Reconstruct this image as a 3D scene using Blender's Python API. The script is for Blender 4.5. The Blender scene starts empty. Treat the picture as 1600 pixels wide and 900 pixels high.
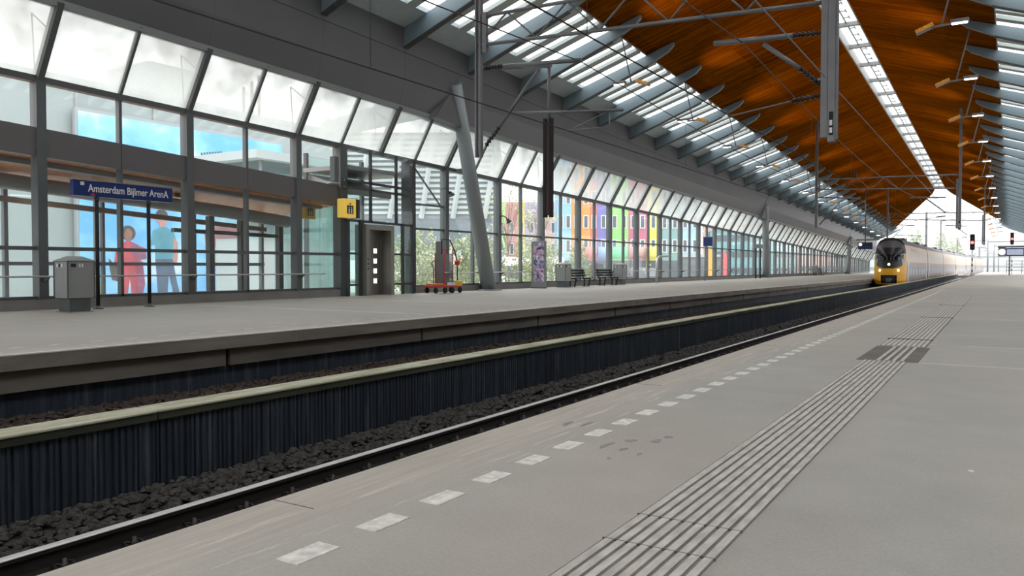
import bpy, math, random
from mathutils import Vector, Matrix, noise as mnoise

scene = bpy.context.scene
COL = scene.collection
random.seed(7)
PI = math.pi
SL = 0.0242          # the roof falls gently along the platform


def zr(zp, y):
    """height of a roof line that stands zp above the eye plane at the camera"""
    return 1.0 + zp - SL * y


# ------------------------------------------------------------------ materials
def new_mat(name):
    m = bpy.data.materials.new(name)
    m.use_nodes = True
    nt = m.node_tree
    nt.nodes.clear()
    out = nt.nodes.new('ShaderNodeOutputMaterial')
    return m, nt, out


def N(nt, t, **kw):
    n = nt.nodes.new(t)
    for k, v in kw.items():
        setattr(n, k, v)
    return n


def L(nt, a, b):
    nt.links.new(a, b)


def math_n(nt, op, a, b=None, c=None):
    n = N(nt, 'ShaderNodeMath', operation=op)
    for i, x in enumerate((a, b, c)):
        if x is None:
            continue
        if isinstance(x, (int, float)):
            n.inputs[i].default_value = x
        else:
            L(nt, x, n.inputs[i])
    return n.outputs[0]


def mixc(nt, fac, a, b, blend='MIX'):
    n = N(nt, 'ShaderNodeMix', data_type='RGBA', blend_type=blend)
    for i, x in ((0, fac), (6, a), (7, b)):
        if isinstance(x, (int, float)):
            n.inputs[i].default_value = x
        elif isinstance(x, tuple):
            n.inputs[i].default_value = x if len(x) == 4 else x + (1,)
        else:
            L(nt, x, n.inputs[i])
    return n.outputs[2]


def ramp(nt, fac, stops):
    n = N(nt, 'ShaderNodeValToRGB')
    cr = n.color_ramp
    while len(cr.elements) > 1:
        cr.elements.remove(cr.elements[-1])
    cr.elements[0].position = stops[0][0]
    cr.elements[0].color = tuple(stops[0][1]) + (1,)
    for p, c in stops[1:]:
        e = cr.elements.new(p)
        e.color = tuple(c) + (1,)
    L(nt, fac, n.inputs[0])
    return n.outputs[0]


def noise_n(nt, vec, scale, detail=3, rough=.5):
    n = N(nt, 'ShaderNodeTexNoise')
    n.inputs['Scale'].default_value = scale
    n.inputs['Detail'].default_value = detail
    n.inputs['Roughness'].default_value = rough
    L(nt, vec, n.inputs['Vector'])
    return n.outputs['Fac']


def obj_vec(nt, scale=(1, 1, 1)):
    tc = N(nt, 'ShaderNodeTexCoord')
    mp = N(nt, 'ShaderNodeMapping')
    mp.inputs['Scale'].default_value = scale
    L(nt, tc.outputs['Object'], mp.inputs['Vector'])
    return mp.outputs['Vector']


def M(name, col, rough=.55, metal=0., var=.12, scale=3., bump=0., bscale=40., emit=None, es=1., spec=.5, stretch=(1, 1, 1)):
    m, nt, out = new_mat(name)
    b = N(nt, 'ShaderNodeBsdfPrincipled')
    b.inputs['Roughness'].default_value = rough
    b.inputs['Metallic'].default_value = metal
    b.inputs['Specular IOR Level'].default_value = spec
    v = obj_vec(nt, stretch)
    f = noise_n(nt, v, scale, 4)
    lo = tuple(max(0, c * (1 - var)) for c in col)
    hi = tuple(min(1, c * (1 + var)) for c in col)
    c = ramp(nt, f, [(.3, lo), (.7, hi)])
    L(nt, c, b.inputs['Base Color'])
    if emit:
        b.inputs['Emission Color'].default_value = tuple(emit) + (1,)
        b.inputs['Emission Strength'].default_value = es
    if bump:
        bn = N(nt, 'ShaderNodeBump')
        bn.inputs['Strength'].default_value = bump
        bn.inputs['Distance'].default_value = .02
        L(nt, noise_n(nt, v, bscale, 4), bn.inputs['Height'])
        L(nt, bn.outputs[0], b.inputs['Normal'])
    L(nt, b.outputs[0], out.inputs[0])
    return m


def glass_mat(name, tint, milk, milkcol=(.8, .82, .8), gloss=1.0):
    m, nt, out = new_mat(name)
    tr = N(nt, 'ShaderNodeBsdfTransparent')
    tr.inputs[0].default_value = tint + (1,)
    tl = N(nt, 'ShaderNodeBsdfTranslucent')
    tl.inputs[0].default_value = milkcol + (1,)
    gl = N(nt, 'ShaderNodeBsdfGlossy')
    gl.inputs['Roughness'].default_value = .03
    gl.inputs[0].default_value = (.9, .95, .95, 1)
    mx = N(nt, 'ShaderNodeMixShader')
    v = obj_vec(nt)
    f = math_n(nt, 'MULTIPLY', math_n(nt, 'ADD', noise_n(nt, v, 1.3, 5), .5), milk)
    L(nt, f, mx.inputs[0])
    L(nt, tr.outputs[0], mx.inputs[1])
    L(nt, tl.outputs[0], mx.inputs[2])
    lw = N(nt, 'ShaderNodeLayerWeight')
    lw.inputs[0].default_value = .5
    f5 = math_n(nt, 'POWER', lw.outputs['Facing'], 5.)
    m2 = N(nt, 'ShaderNodeMixShader')
    L(nt, math_n(nt, 'MULTIPLY', math_n(nt, 'MULTIPLY_ADD', f5, .8, .04), gloss), m2.inputs[0])
    L(nt, mx.outputs[0], m2.inputs[1])
    L(nt, gl.outputs[0], m2.inputs[2])
    L(nt, m2.outputs[0], out.inputs[0])
    return m


def concrete_platform(name, edge_x, base, worn, sgn):
    """trowelled concrete: soft stains everywhere, a worn and scratched band along the track edge"""
    m, nt, out = new_mat(name)
    b = N(nt, 'ShaderNodeBsdfPrincipled')
    v = obj_vec(nt)
    big = noise_n(nt, v, .35, 5, .6)
    mid = noise_n(nt, v, 2.2, 5, .6)
    fine = noise_n(nt, v, 60, 3, .6)
    d = tuple(x * .80 for x in base)
    h = tuple(min(1, x * 1.13) for x in base)
    c = ramp(nt, big, [(.3, d), (.7, h)])
    c = mixc(nt, .35, c, ramp(nt, mid, [(.3, tuple(x * .72 for x in base)), (.7, tuple(x * 1.2 for x in base))]))
    c = mixc(nt, .12, c, ramp(nt, fine, [(.35, (.15, .15, .15)), (.65, (.6, .6, .58))]))
    sx = N(nt, 'ShaderNodeSeparateXYZ')
    tc = N(nt, 'ShaderNodeTexCoord')
    L(nt, tc.outputs['Object'], sx.inputs[0])
    dist = math_n(nt, 'MULTIPLY', math_n(nt, 'SUBTRACT', sx.outputs[0], edge_x), sgn)
    c = mixc(nt, math_n(nt, 'MULTIPLY', ramp(nt, noise_n(nt, obj_vec(nt, (.7, .22, 1)), .9, 4, .6), [(.42, (0, 0, 0)), (.66, (1, 1, 1))]), .30), c, (base[0] * 1.12, base[1] * .98, base[2] * .93))
    # worn band
    wob = math_n(nt, 'ADD', dist, math_n(nt, 'MULTIPLY', math_n(nt, 'SUBTRACT', mid, .5), .25))
    band = ramp(nt, wob, [(.0, (1, 1, 1)), (.28, (.9, .9, .9)), (.42, (.25, .25, .25)), (.55, (0, 0, 0))])
    st = obj_vec(nt, (9, .55, 1))
    streak = noise_n(nt, st, 2.0, 6, .65)
    wc = ramp(nt, streak, [(.3, tuple(x * .78 for x in worn)), (.62, tuple(x * 1.1 for x in worn)), (.8, tuple(min(1, x * 1.35) for x in worn))])
    c = mixc(nt, math_n(nt, 'MULTIPLY', band, .75), c, wc)
    scr = ramp(nt, noise_n(nt, obj_vec(nt, (16, .8, 1)), 1.6, 5, .7), [(.575, (0, 0, 0)), (.63, (1, 1, 1))])
    lim = ramp(nt, dist, [(.12, (0, 0, 0)), (.2, (1, 1, 1)), (.5, (1, 1, 1)), (.6, (0, 0, 0))])
    c = mixc(nt, math_n(nt, 'MULTIPLY', math_n(nt, 'MULTIPLY', scr, lim), .75), c, (.70, .67, .60))
    L(nt, c, b.inputs['Base Color'])
    b.inputs['Roughness'].default_value = .62
    L(nt, math_n(nt, 'ADD', math_n(nt, 'MULTIPLY', mid, .25), .48), b.inputs['Roughness'])
    bn = N(nt, 'ShaderNodeBump')
    bn.inputs['Strength'].default_value = .18
    bn.inputs['Distance'].default_value = .01
    L(nt, fine, bn.inputs['Height'])
    L(nt, bn.outputs[0], b.inputs['Normal'])
    L(nt, b.outputs[0], out.inputs[0])
    return m


def wood_mat(name):
    """narrow varnished boards running up the slope"""
    m, nt, out = new_mat(name)
    b = N(nt, 'ShaderNodeBsdfPrincipled')
    tc = N(nt, 'ShaderNodeTexCoord')
    sx = N(nt, 'ShaderNodeSeparateXYZ')
    L(nt, tc.outputs['Object'], sx.inputs[0])
    row = math_n(nt, 'DIVIDE', sx.outputs[1], .14)
    idx = math_n(nt, 'FLOOR', row)
    seg = math_n(nt, 'FLOOR', math_n(nt, 'ADD', math_n(nt, 'DIVIDE', sx.outputs[0], 2.6), math_n(nt, 'MULTIPLY', idx, .37)))
    cmb = N(nt, 'ShaderNodeCombineXYZ')
    L(nt, idx, cmb.inputs[0])
    L(nt, seg, cmb.inputs[1])
    wn = N(nt, 'ShaderNodeTexWhiteNoise', noise_dimensions='3D')
    L(nt, cmb.outputs[0], wn.inputs['Vector'])
    pan = N(nt, 'ShaderNodeCombineXYZ')
    L(nt, math_n(nt, 'FLOOR', math_n(nt, 'DIVIDE', math_n(nt, 'ADD', sx.outputs[1], 2.), 4.)), pan.inputs[0])
    L(nt, math_n(nt, 'FLOOR', math_n(nt, 'DIVIDE', sx.outputs[0], 2.2)), pan.inputs[1])
    wp = N(nt, 'ShaderNodeTexWhiteNoise', noise_dimensions='3D')
    L(nt, pan.outputs[0], wp.inputs['Vector'])
    grain = noise_n(nt, obj_vec(nt, (.5, 14, .5)), 2.0, 5, .65)
    c = ramp(nt, wn.outputs[0], [(0, (.075, .018, .0004)), (.5, (.145, .041, .0008)), (1, (.29, .090, .002))])
    c = mixc(nt, .35, c, ramp(nt, grain, [(.3, (.08, .019, .0006)), (.7, (.21, .060, .0014))]))
    c = mixc(nt, .35, c, ramp(nt, wp.outputs[0], [(0, (.06, .014, .0006)), (1, (.21, .062, .002))]))
    fr = math_n(nt, 'FRACT', row)
    gap = math_n(nt, 'LESS_THAN', fr, .14)
    c = mixc(nt, math_n(nt, 'MULTIPLY', gap, .55), c, (.06, .016, .004))
    L(nt, c, b.inputs['Base Color'])
    b.inputs['Roughness'].default_value = .36
    b.inputs['Specular IOR Level'].default_value = .0
    bn = N(nt, 'ShaderNodeBump')
    bn.inputs['Strength'].default_value = .35
    bn.inputs['Distance'].default_value = .02
    L(nt, math_n(nt, 'SUBTRACT', 1., gap), bn.inputs['Height'])
    L(nt, bn.outputs[0], b.inputs['Normal'])
    L(nt, b.outputs[0], out.inputs[0])
    return m


def rib_mat(name):
    """dark tarred sheet steel, streaked top to bottom"""
    m, nt, out = new_mat(name)
    b = N(nt, 'ShaderNodeBsdfPrincipled')
    f = noise_n(nt, obj_vec(nt, (1, 5, .25)), 2.2, 5, .7)
    g = noise_n(nt, obj_vec(nt, (1, .5, .5)), 1.0, 3)
    c = ramp(nt, f, [(.35, (.008, .014, .030)), (.55, (.030, .042, .066)), (.70, (.13, .145, .16))])
    c = mixc(nt, .35, c, ramp(nt, g, [(.3, (.008, .012, .022)), (.7, (.04, .045, .045))]))
    L(nt, c, b.inputs['Base Color'])
    b.inputs['Roughness'].default_value = .7
    L(nt, b.outputs[0], out.inputs[0])
    return m


def stone_mat(name, lo, hi):
    m, nt, out = new_mat(name)
    b = N(nt, 'ShaderNodeBsdfPrincipled')
    v = obj_vec(nt)
    vo = N(nt, 'ShaderNodeTexVoronoi')
    vo.inputs['Scale'].default_value = 14
    L(nt, v, vo.inputs['Vector'])
    sc = N(nt, 'ShaderNodeSeparateColor')
    L(nt, vo.outputs['Color'], sc.inputs[0])
    c = ramp(nt, sc.outputs[0], [(0, lo), (.7, tuple((a + d) / 2 for a, d in zip(lo, hi))), (1, hi)])
    c = mixc(nt, .4, c, ramp(nt, noise_n(nt, v, 30, 4), [(.3, tuple(x * .6 for x in lo)), (.7, hi)]))
    L(nt, c, b.inputs['Base Color'])
    b.inputs['Roughness'].default_value = .85
    bn = N(nt, 'ShaderNodeBump')
    bn.inputs['Strength'].default_value = .6
    bn.inputs['Distance'].default_value = .03
    L(nt, vo.outputs['Distance'], bn.inputs['Height'])
    L(nt, bn.outputs[0], b.inputs['Normal'])
    L(nt, b.outputs[0], out.inputs[0])
    return m


def cap_mat(name):
    m, nt, out = new_mat(name)
    b = N(nt, 'ShaderNodeBsdfPrincipled')
    f = noise_n(nt, obj_vec(nt, (4, .7, 4)), 2.0, 6, .7)
    c = ramp(nt, f, [(.3, (.20, .21, .11)), (.48, (.44, .42, .29)), (.62, (.60, .57, .46)), (.75, (.36, .36, .20))])
    L(nt, c, b.inputs['Base Color'])
    b.inputs['Roughness'].default_value = .8
    L(nt, b.outputs[0], out.inputs[0])
    return m


def sky_print(name):
    m, nt, out = new_mat(name)
    b = N(nt, 'ShaderNodeBsdfPrincipled')
    f = noise_n(nt, obj_vec(nt, (1, .16, .22)), 1.4, 4, .55)
    c = ramp(nt, f, [(.4, (.12, .42, .82)), (.56, (.26, .58, .88)), (.68, (.66, .78, .90))])
    L(nt, c, b.inputs['Base Color'])
    b.inputs['Roughness'].default_value = .5
    L(nt, b.outputs[0], out.inputs[0])
    return m


def poster_mat(name):
    m, nt, out = new_mat(name)
    b = N(nt, 'ShaderNodeBsdfPrincipled')
    vo = N(nt, 'ShaderNodeTexVoronoi', distance='CHEBYCHEV')
    vo.inputs['Scale'].default_value = 9
    L(nt, obj_vec(nt, (1, 1.6, 1)), vo.inputs['Vector'])
    sc = N(nt, 'ShaderNodeSeparateColor')
    L(nt, vo.outputs['Color'], sc.inputs[0])
    c = ramp(nt, sc.outputs[0], [(0, (.05, .04, .10)), (.3, (.30, .26, .45)), (.55, (.55, .50, .62)), (.72, (.62, .20, .30)), (.85, (.75, .74, .78)), (1, (.2, .18, .3))])
    L(nt, c, b.inputs['Base Color'])
    b.inputs['Roughness'].default_value = .3
    L(nt, b.outputs[0], out.inputs[0])
    return m


MT = {
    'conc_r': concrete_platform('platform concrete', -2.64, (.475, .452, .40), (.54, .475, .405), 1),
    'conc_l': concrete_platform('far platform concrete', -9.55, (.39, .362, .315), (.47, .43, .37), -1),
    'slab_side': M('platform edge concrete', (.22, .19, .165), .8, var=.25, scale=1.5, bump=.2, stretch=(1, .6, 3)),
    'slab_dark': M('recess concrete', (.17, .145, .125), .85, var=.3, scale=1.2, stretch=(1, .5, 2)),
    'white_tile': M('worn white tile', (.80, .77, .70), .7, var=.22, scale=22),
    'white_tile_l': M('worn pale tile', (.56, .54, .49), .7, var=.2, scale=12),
    'tactile': M('tactile rib', (.60, .56, .51), .65, var=.2, scale=8, stretch=(3, 1, 1)),
    'tactile_groove': M('tactile groove', (.22, .20, .18), .8, var=.25, scale=6),
    'dark_tile': M('dark guide tile', (.17, .15, .13), .75, var=.15),
    'joint': M('pale joint', (.72, .68, .62), .8, var=.15),
    'joint_dark': M('dark joint', (.13, .12, .11), .8, var=.15),
    'stain': M('damp stain', (.29, .27, .24), .55, var=.15),
    'rib': rib_mat('tarred ribbed steel'),
    'cap': cap_mat('mossy coping'),
    'track_stone': M('distant ballast', (.15, .14, .13), .9, var=.2, scale=1),
    'plate': M('pale roof plate', (.46, .53, .56), .5, var=.05),
    'b_wall': M('grey teal cladding', (.30, .35, .35), .7, var=.05, scale=.3),
    'moss': M('mossy concrete edge', (.045, .05, .03), .9, var=.4, scale=2, stretch=(1, .4, 3)),
    'ballast': stone_mat('ballast bed', (.030, .028, .025), (.085, .078, .068)),
    'stone': stone_mat('ballast stones', (.034, .031, .028), (.10, .092, .08)),
    'stone_b': stone_mat('rusty ballast stones', (.04, .03, .025), (.12, .085, .065)),
    'rail_side': M('rusty rail', (.014, .010, .009), .7, var=.3, scale=6),
    'rail_head': M('polished rail head', (.80, .78, .77), .5, metal=.55, var=.05),
    'sleeper': M('sleeper concrete', (.10, .09, .08), .85, var=.2),
    'clip': M('rail clip steel', (.06, .056, .052), .5, metal=.6, var=.3, scale=20),
    'steel': M('painted grey steel', (.115, .126, .13), .5, var=.06, scale=.7),
    'steel_l': M('light grey steel', (.24, .25, .255), .45, var=.06, scale=.7),
    'steel_d': M('dark grey steel', (.05, .051, .055), .5, var=.08),
    'girder': M('girder cladding', (.135, .134, .14), .42, var=.05, scale=.5),
    'beam': M('blue grey roof beam', (.185, .24, .27), .5, var=.05, scale=.6),
    'blade': M('roof blade', (.42, .46, .45), .5, var=.06, scale=.7),
    'spandrel': M('spandrel panel', (.15, .14, .14), .5, var=.05, scale=.6),
    'kerb': M('facade kerb', (.26, .25, .235), .75, var=.12, scale=1.4),
    'column': M('column paint', (.27, .30, .31), .4, var=.05, scale=.8),
    'wood': wood_mat('ceiling boards'),
    'wood_s': M('soffit boards', (.50, .17, .035), .45, var=.25, scale=2, stretch=(1, 6, 1)),
    'rail_tube': M('brushed steel rail', (.62, .62, .62), .28, metal=.85, var=.05),
    'glass_v': glass_mat('clear glazing', (.93, .965, .96), .06),
    'glass_s': glass_mat('frosted glazing', (.90, .92, .90), .80, (.50, .51, .48)),
    'glass_r': glass_mat('roof glazing', (.95, .97, .97), .08, gloss=.5),
    'glass_g': glass_mat('green glazing', (.80, .89, .875), .12, (.5, .58, .56)),
    'mast': M('galvanised mast', (.20, .20, .21), .45, metal=.4, var=.12, scale=2),
    'mast_red': M('dark red weight', (.055, .018, .018), .6, var=.2, scale=3),
    'black': M('black fitting', (.014, .014, .016), .75, var=.1),
    'insul': M('brown insulator', (.022, .016, .014), .35, var=.1),
    'wire': M('copper wire', (.06, .05, .045), .5, metal=.5, var=.1),
    'bin': M('bin panel', (.275, .285, .28), .45, var=.06, scale=3),
    'bin_base': M('bin base', (.09, .105, .105), .6, var=.1),
    'blue': M('station blue', (.012, .030, .17), .35, var=.06),
    'white': M('white enamel', (.80, .80, .80), .4, var=.03),
    'red': M('red enamel', (.55, .03, .04), .4, var=.1),
    'yellow': M('sign yellow', (.80, .52, .06), .45, var=.05),
    'yellow_lit': M('lit sign yellow', (.80, .55, .08), .45, var=.03, emit=(1, .66, .12), es=.35),
    'orange': M('orange crate', (.78, .25, .03), .5, var=.1),
    'lift': M('lift portal steel', (.26, .245, .22), .42, metal=.2, var=.06),
    'lift_d': M('lift door steel', (.20, .19, .17), .38, metal=.3, var=.06),
    'lamp_white': M('lamp glass', (.9, .9, .85), .4, emit=(1, .93, .80), es=9),
    'lamp_small': M('small lit window', (.9, .9, .9), .4, emit=(1, .97, .92), es=1.6),
    'amber_glow': M('amber glow glass', (.85, .33, .05), .25, var=.5, scale=14, emit=(1, .38, .06), es=.16),  # reflected orange boards put in as colour and glow; also a hall light
    'lamp_body': M('lamp housing', (.23, .24, .25), .45, var=.08),
    'train_y': M('train yellow', (.82, .41, .010), .35, var=.04, scale=1),
    'train_yellow_hazed': M('train side hazed peach', (.60, .44, .325), .4, var=.05, scale=.8),  # yellow upper livery, with the pale haze and glare put into its colour
    'train_blue_hazed': M('train side hazed mauve grey', (.33, .28, .285), .45, var=.08, scale=.5),  # bluish lower livery, the same haze wash mixed into the colour
    'train_roof': M('train roof grey', (.10, .10, .105), .5, var=.12),
    'train_mask': M('train cab mask', (.022, .022, .025), .3, var=.1),
    'train_glass': M('train glass', (.010, .011, .014), .08, var=.05),
    'train_trim': M('train trim grey', (.40, .45, .47), .4, var=.05),
    'train_dark': M('train underframe', (.02, .018, .017), .7, var=.2),
    'p_mark': M('printed mark', (.30, .26, .28), .5, var=.2),
    'headlight': M('headlamp', (1, .9, .6), .3, emit=(1, .70, .25), es=7),
    'poster': poster_mat('poster print'),
    'skyprint': sky_print('sky poster print'),
    'ground': M('forecourt paving', (.46, .45, .42), .85, var=.1, scale=.4),
    'b_pale': M('pale cladding', (.42, .465, .465), .7, var=.05, scale=.3),
    'b_grey': M('grey louvre cladding', (.33, .35, .36), .6, var=.05, scale=.4),
    'b_dark': M('dark window strip', (.12, .15, .17), .2, var=.1),
    'teal_glass': M('teal glass cladding', (.22, .42, .44), .15, var=.1, scale=.6),
    'red_light': M('red signal lens', (.8, .02, .02), .3, emit=(1, .06, .05), es=9),
    'leaf': M('shrub leaves', (.46, .50, .24), .6, var=.4, scale=2.5),
    'leaf_d': M('dark shrub leaves', (.34, .41, .19), .6, var=.4, scale=2.5),
    'bark': M('bark', (.22, .17, .11), .85, var=.2, scale=6),
    'screen': M('display screen', (.30, .34, .42), .3, emit=(.65, .72, .9), es=.35),
}


# ------------------------------------------------------------------ mesh building
class MB:
    def __init__(s):
        s.v, s.f, s.sm = [], [], []

    def add(s, vs, fs, smooth=False):
        o = len(s.v)
        s.v.extend(tuple(p) for p in vs)
        s.f.extend(tuple(i + o for i in f) for f in fs)
        s.sm.extend([smooth] * len(fs))
        return s

    def box(s, x0, x1, y0, y1, z0, z1):
        vs = [(x, y, z) for z in (z0, z1) for y in (y0, y1) for x in (x0, x1)]
        return s.add(vs, [(0, 2, 3, 1), (4, 5, 7, 6), (0, 1, 5, 4), (2, 6, 7, 3), (0, 4, 6, 2), (1, 3, 7, 5)])

    def bbox(s, x0, x1, y0, y1, z0, z1, b):
        """box with bevelled vertical and horizontal edges"""
        loops = []
        for z, i in ((z0, b), (z0 + b, 0), (z1 - b, 0), (z1, b)):
            c = b * .6
            loops.append([(x0 + i + c, y0 + i, z), (x1 - i - c, y0 + i, z), (x1 - i, y0 + i + c, z), (x1 - i, y1 - i - c, z),
                          (x1 - i - c, y1 - i, z), (x0 + i + c, y1 - i, z), (x0 + i, y1 - i - c, z), (x0 + i, y0 + i + c, z)])
        return s.loft(loops, cap=True)

    def loft(s, loops, cap=True, smooth=False, closed=True):
        n = len(loops[0])
        vs = [p for lp in loops for p in lp]
        fs = []
        for k in range(len(loops) - 1):
            for i in range(n if closed else n - 1):
                j = (i + 1) % n
                fs.append((k * n + i, k * n + j, (k + 1) * n + j, (k + 1) * n + i))
        s.add(vs, fs, smooth)
        if cap:
            o = len(s.v) - len(vs)
            s.f.append(tuple(o + i for i in range(n))[::-1])
            s.f.append(tuple(o + (len(loops) - 1) * n + i for i in range(n)))
            s.sm.extend([False, False])
        return s

    def bar(s, p, q, w, h, w2=None, h2=None, up=(0, 0, 1)):
        p, q = Vector(p), Vector(q)
        d = (q - p).normalized()
        u = Vector(up)
        if abs(d.dot(u)) > .98:
            u = Vector((0, 1, 0))
        r = d.cross(u).normalized()
        u = r.cross(d)
        w2 = w if w2 is None else w2
        h2 = h if h2 is None else h2
        loops = []
        for c, a, b in ((p, w / 2, h / 2), (q, w2 / 2, h2 / 2)):
            loops.append([c - r * a - u * b, c + r * a - u * b, c + r * a + u * b, c - r * a + u * b])
        return s.loft(loops)

    def tube(s, p, q, r, n=10, r2=None, cap=True):
        p, q = Vector(p), Vector(q)
        d = (q - p).normalized()
        u = Vector((0, 0, 1)) if abs(d.z) < .95 else Vector((1, 0, 0))
        a = d.cross(u).normalized()
        b = a.cross(d)
        r2 = r if r2 is None else r2
        loops = [[c + (a * math.cos(t) + b * math.sin(t)) * rr for t in [2 * PI * i / n for i in range(n)]] for c, rr in ((p, r), (q, r2))]
        return s.loft(loops, cap, True)

    def path(s, pts, r, n=8):
        pts = [Vector(p) for p in pts]
        loops = []
        pa = None
        for i, c in enumerate(pts):
            d = (pts[min(i + 1, len(pts) - 1)] - pts[max(i - 1, 0)]).normalized()
            if pa is None:
                u = Vector((0, 0, 1)) if abs(d.z) < .9 else Vector((1, 0, 0))
                a = d.cross(u).normalized()
            else:
                a = (pa - d * pa.dot(d)).normalized()
            pa = a
            b = a.cross(d)
            loops.append([c + (a * math.cos(t) + b * math.sin(t)) * r for t in [2 * PI * k / n for k in range(n)]])
        return s.loft(loops, True, True)

    def lathe(s, prof, c=(0, 0, 0), n=20, axis=None):
        """prof: (r, h) pairs up the axis"""
        c = Vector(c)
        d = Vector(axis or (0, 0, 1)).normalized()
        u = Vector((0, 0, 1)) if abs(d.z) < .95 else Vector((1, 0, 0))
        a = d.cross(u).normalized()
        b = a.cross(d)
        loops = [[c + d * h + (a * math.cos(t) + b * math.sin(t)) * r for t in [2 * PI * k / n for k in range(n)]] for r, h in prof]
        return s.loft(loops, True, True)

    def prism(s, poly, axis, a, b):
        """poly: 2-D points, extruded along axis 'x','y' or 'z' from a to b"""
        def p3(p, t):
            return {'x': (t, p[0], p[1]), 'y': (p[0], t, p[1]), 'z': (p[0], p[1], t)}[axis]
        return s.loft([[p3(p, a) for p in poly], [p3(p, b) for p in poly]])

    def quad(s, *pts):
        return s.add(pts, [tuple(range(len(pts)))])

    def build(s, name, mat, parent=None, loc=None):
        me = bpy.data.meshes.new(name)
        me.from_pydata(s.v, [], s.f)
        me.polygons.foreach_set('use_smooth', s.sm)
        me.materials.append(MT[mat] if isinstance(mat, str) else mat)
        me.validate()
        me.update()
        o = bpy.data.objects.new(name, me)
        COL.objects.link(o)
        if parent is not None:
            o.parent = parent
        if loc is not None:
            o.location = loc
        return o


def outward(o):
    """consistent outward normals for closed meshes"""
    import bmesh
    bm = bmesh.new()
    bm.from_mesh(o.data)
    bmesh.ops.recalc_face_normals(bm, faces=bm.faces)
    bm.to_mesh(o.data)
    bm.free()
    return o


def empty(name, loc=(0, 0, 0), rz=0):
    o = bpy.data.objects.new(name, None)
    o.empty_display_size = .2
    COL.objects.link(o)
    o.location = loc
    o.rotation_euler = (0, 0, rz)
    return o


def tag(o, label, cat, group=None, kind=None):
    o['label'] = label
    o['category'] = cat
    if group:
        o['group'] = group
    if kind:
        o['kind'] = kind
    return o


def thing(name, label, cat, loc=(0, 0, 0), rz=0, group=None, kind=None):
    return tag(empty(name, loc, rz), label, cat, group, kind)


def copy_tree(o, parent=None):
    c = o.copy()
    COL.objects.link(c)
    c.parent = parent
    for ch in list(o.children):
        copy_tree(ch, c)
    return c


def text_mesh(name, body, size, mat, parent, matrix, extrude=.004, width=None):
    cu = bpy.data.curves.new(name, 'FONT')
    cu.body = body
    cu.size = size
    cu.extrude = extrude
    cu.align_x = 'CENTER'
    cu.align_y = 'CENTER'
    cu.offset = size * .012
    t = bpy.data.objects.new(name + '_tmp', cu)
    COL.objects.link(t)
    bpy.context.view_layer.update()
    me = bpy.data.meshes.new_from_object(t.evaluated_get(bpy.context.evaluated_depsgraph_get()))
    bpy.data.objects.remove(t)
    if width:
        xs = [v.co.x for v in me.vertices]
        k = width / (max(xs) - min(xs))
        for v in me.vertices:
            v.co.x *= k
    me.materials.clear()
    me.materials.append(MT[mat])
    me.name = name
    o = bpy.data.objects.new(name, me)
    COL.objects.link(o)
    o.parent = parent
    o.matrix_local = matrix
    return o


# facing +X panel: text x axis runs along +Y, text y axis along +Z
FACE_X = Matrix(((0, 0, 1, 0), (1, 0, 0, 0), (0, 1, 0, 0), (0, 0, 0, 1)))
# facing -Y panel: text x along +X, text y along +Z
FACE_Y = Matrix(((1, 0, 0, 0), (0, 0, -1, 0), (0, 1, 0, 0), (0, 0, 0, 1)))

Y0, Y1 = -30.0, 150.0
BAY = [10 + 4 * k for k in range(-10, 36)]     # main frames


# ------------------------------------------------------------------ near platform
plat = thing('platform_floor', 'grey concrete station platform in front with white edge tiles and ribbed guide strip', 'platform', kind='structure')
m = MB().box(-2.64, 6.4, Y0, 190, -.26, 0)
outward(m.build('platform_slab', 'conc_r', plat))
m = MB().box(-2.40, 6.4, Y0, 190, -1.2, -.26)
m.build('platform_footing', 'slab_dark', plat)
for k in range(-2, 98):
    y = 1.945 + .3915 * k
    m = MB().box(-2.09, -1.985, y - .1, y + .1, -.02, .003)
    m.build('white_edge_tile', 'white_tile', plat)
# ribbed guide strip
m = MB().box(-1.225, -.808, Y0, 9.18, -.02, .002)
m.build('guide_strip_bed', 'tactile_groove', plat)
for i in range(9):
    x = -1.212 + i * .0462
    MB().box(x, x + .031, Y0, 9.18, 0, .008).build('guide_strip_rib', 'tactile', plat)
for y in (2.62, 2.95):
    MB().box(-1.226, -.805, y - .003, y + .003, 0, .0082).build('guide_strip_joint', 'joint_dark', plat)
MB().box(-1.30, -.70, 9.2, 10.95, -.02, .002).build('dark_guide_tile', 'dark_tile', plat)
for i in range(4):
    x = -1.1 + i * .075
    MB().box(x, x + .035, 9.2, 10.95, 0, .009).build('guide_strip_rib', 'tactile', plat)
MB().box(-1.28, -.75, 11.0, 31, -.02, .002).build('guide_strip_bed', 'tactile_groove', plat)
for i in range(9):
    x = -1.262 + i * .057
    MB().box(x, x + .040, 11.0, 31, 0, .008).build('guide_strip_rib', 'tactile', plat)
for y in (12.1, 17.6, 23.5):
    MB().box(-1.30, -.74, y - .05, y + .05, 0, .0095).build('guide_strip_joint', 'joint_dark', plat)
for y, x0 in ((9.2, -.70), (11.45, -.74), (17.6, -.74), (23.5, -.74), (33., -2.0)):
    MB().box(x0, 6.2, y - .02, y + .02, -.01, .0015).build('slab_joint', 'joint', plat)
for y in (2.32, 6.3, 10.3):
    MB().box(-2.64, -2.40, y - .003, y + .003, -.01, .001).build('edge_joint', 'joint_dark', plat)


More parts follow.
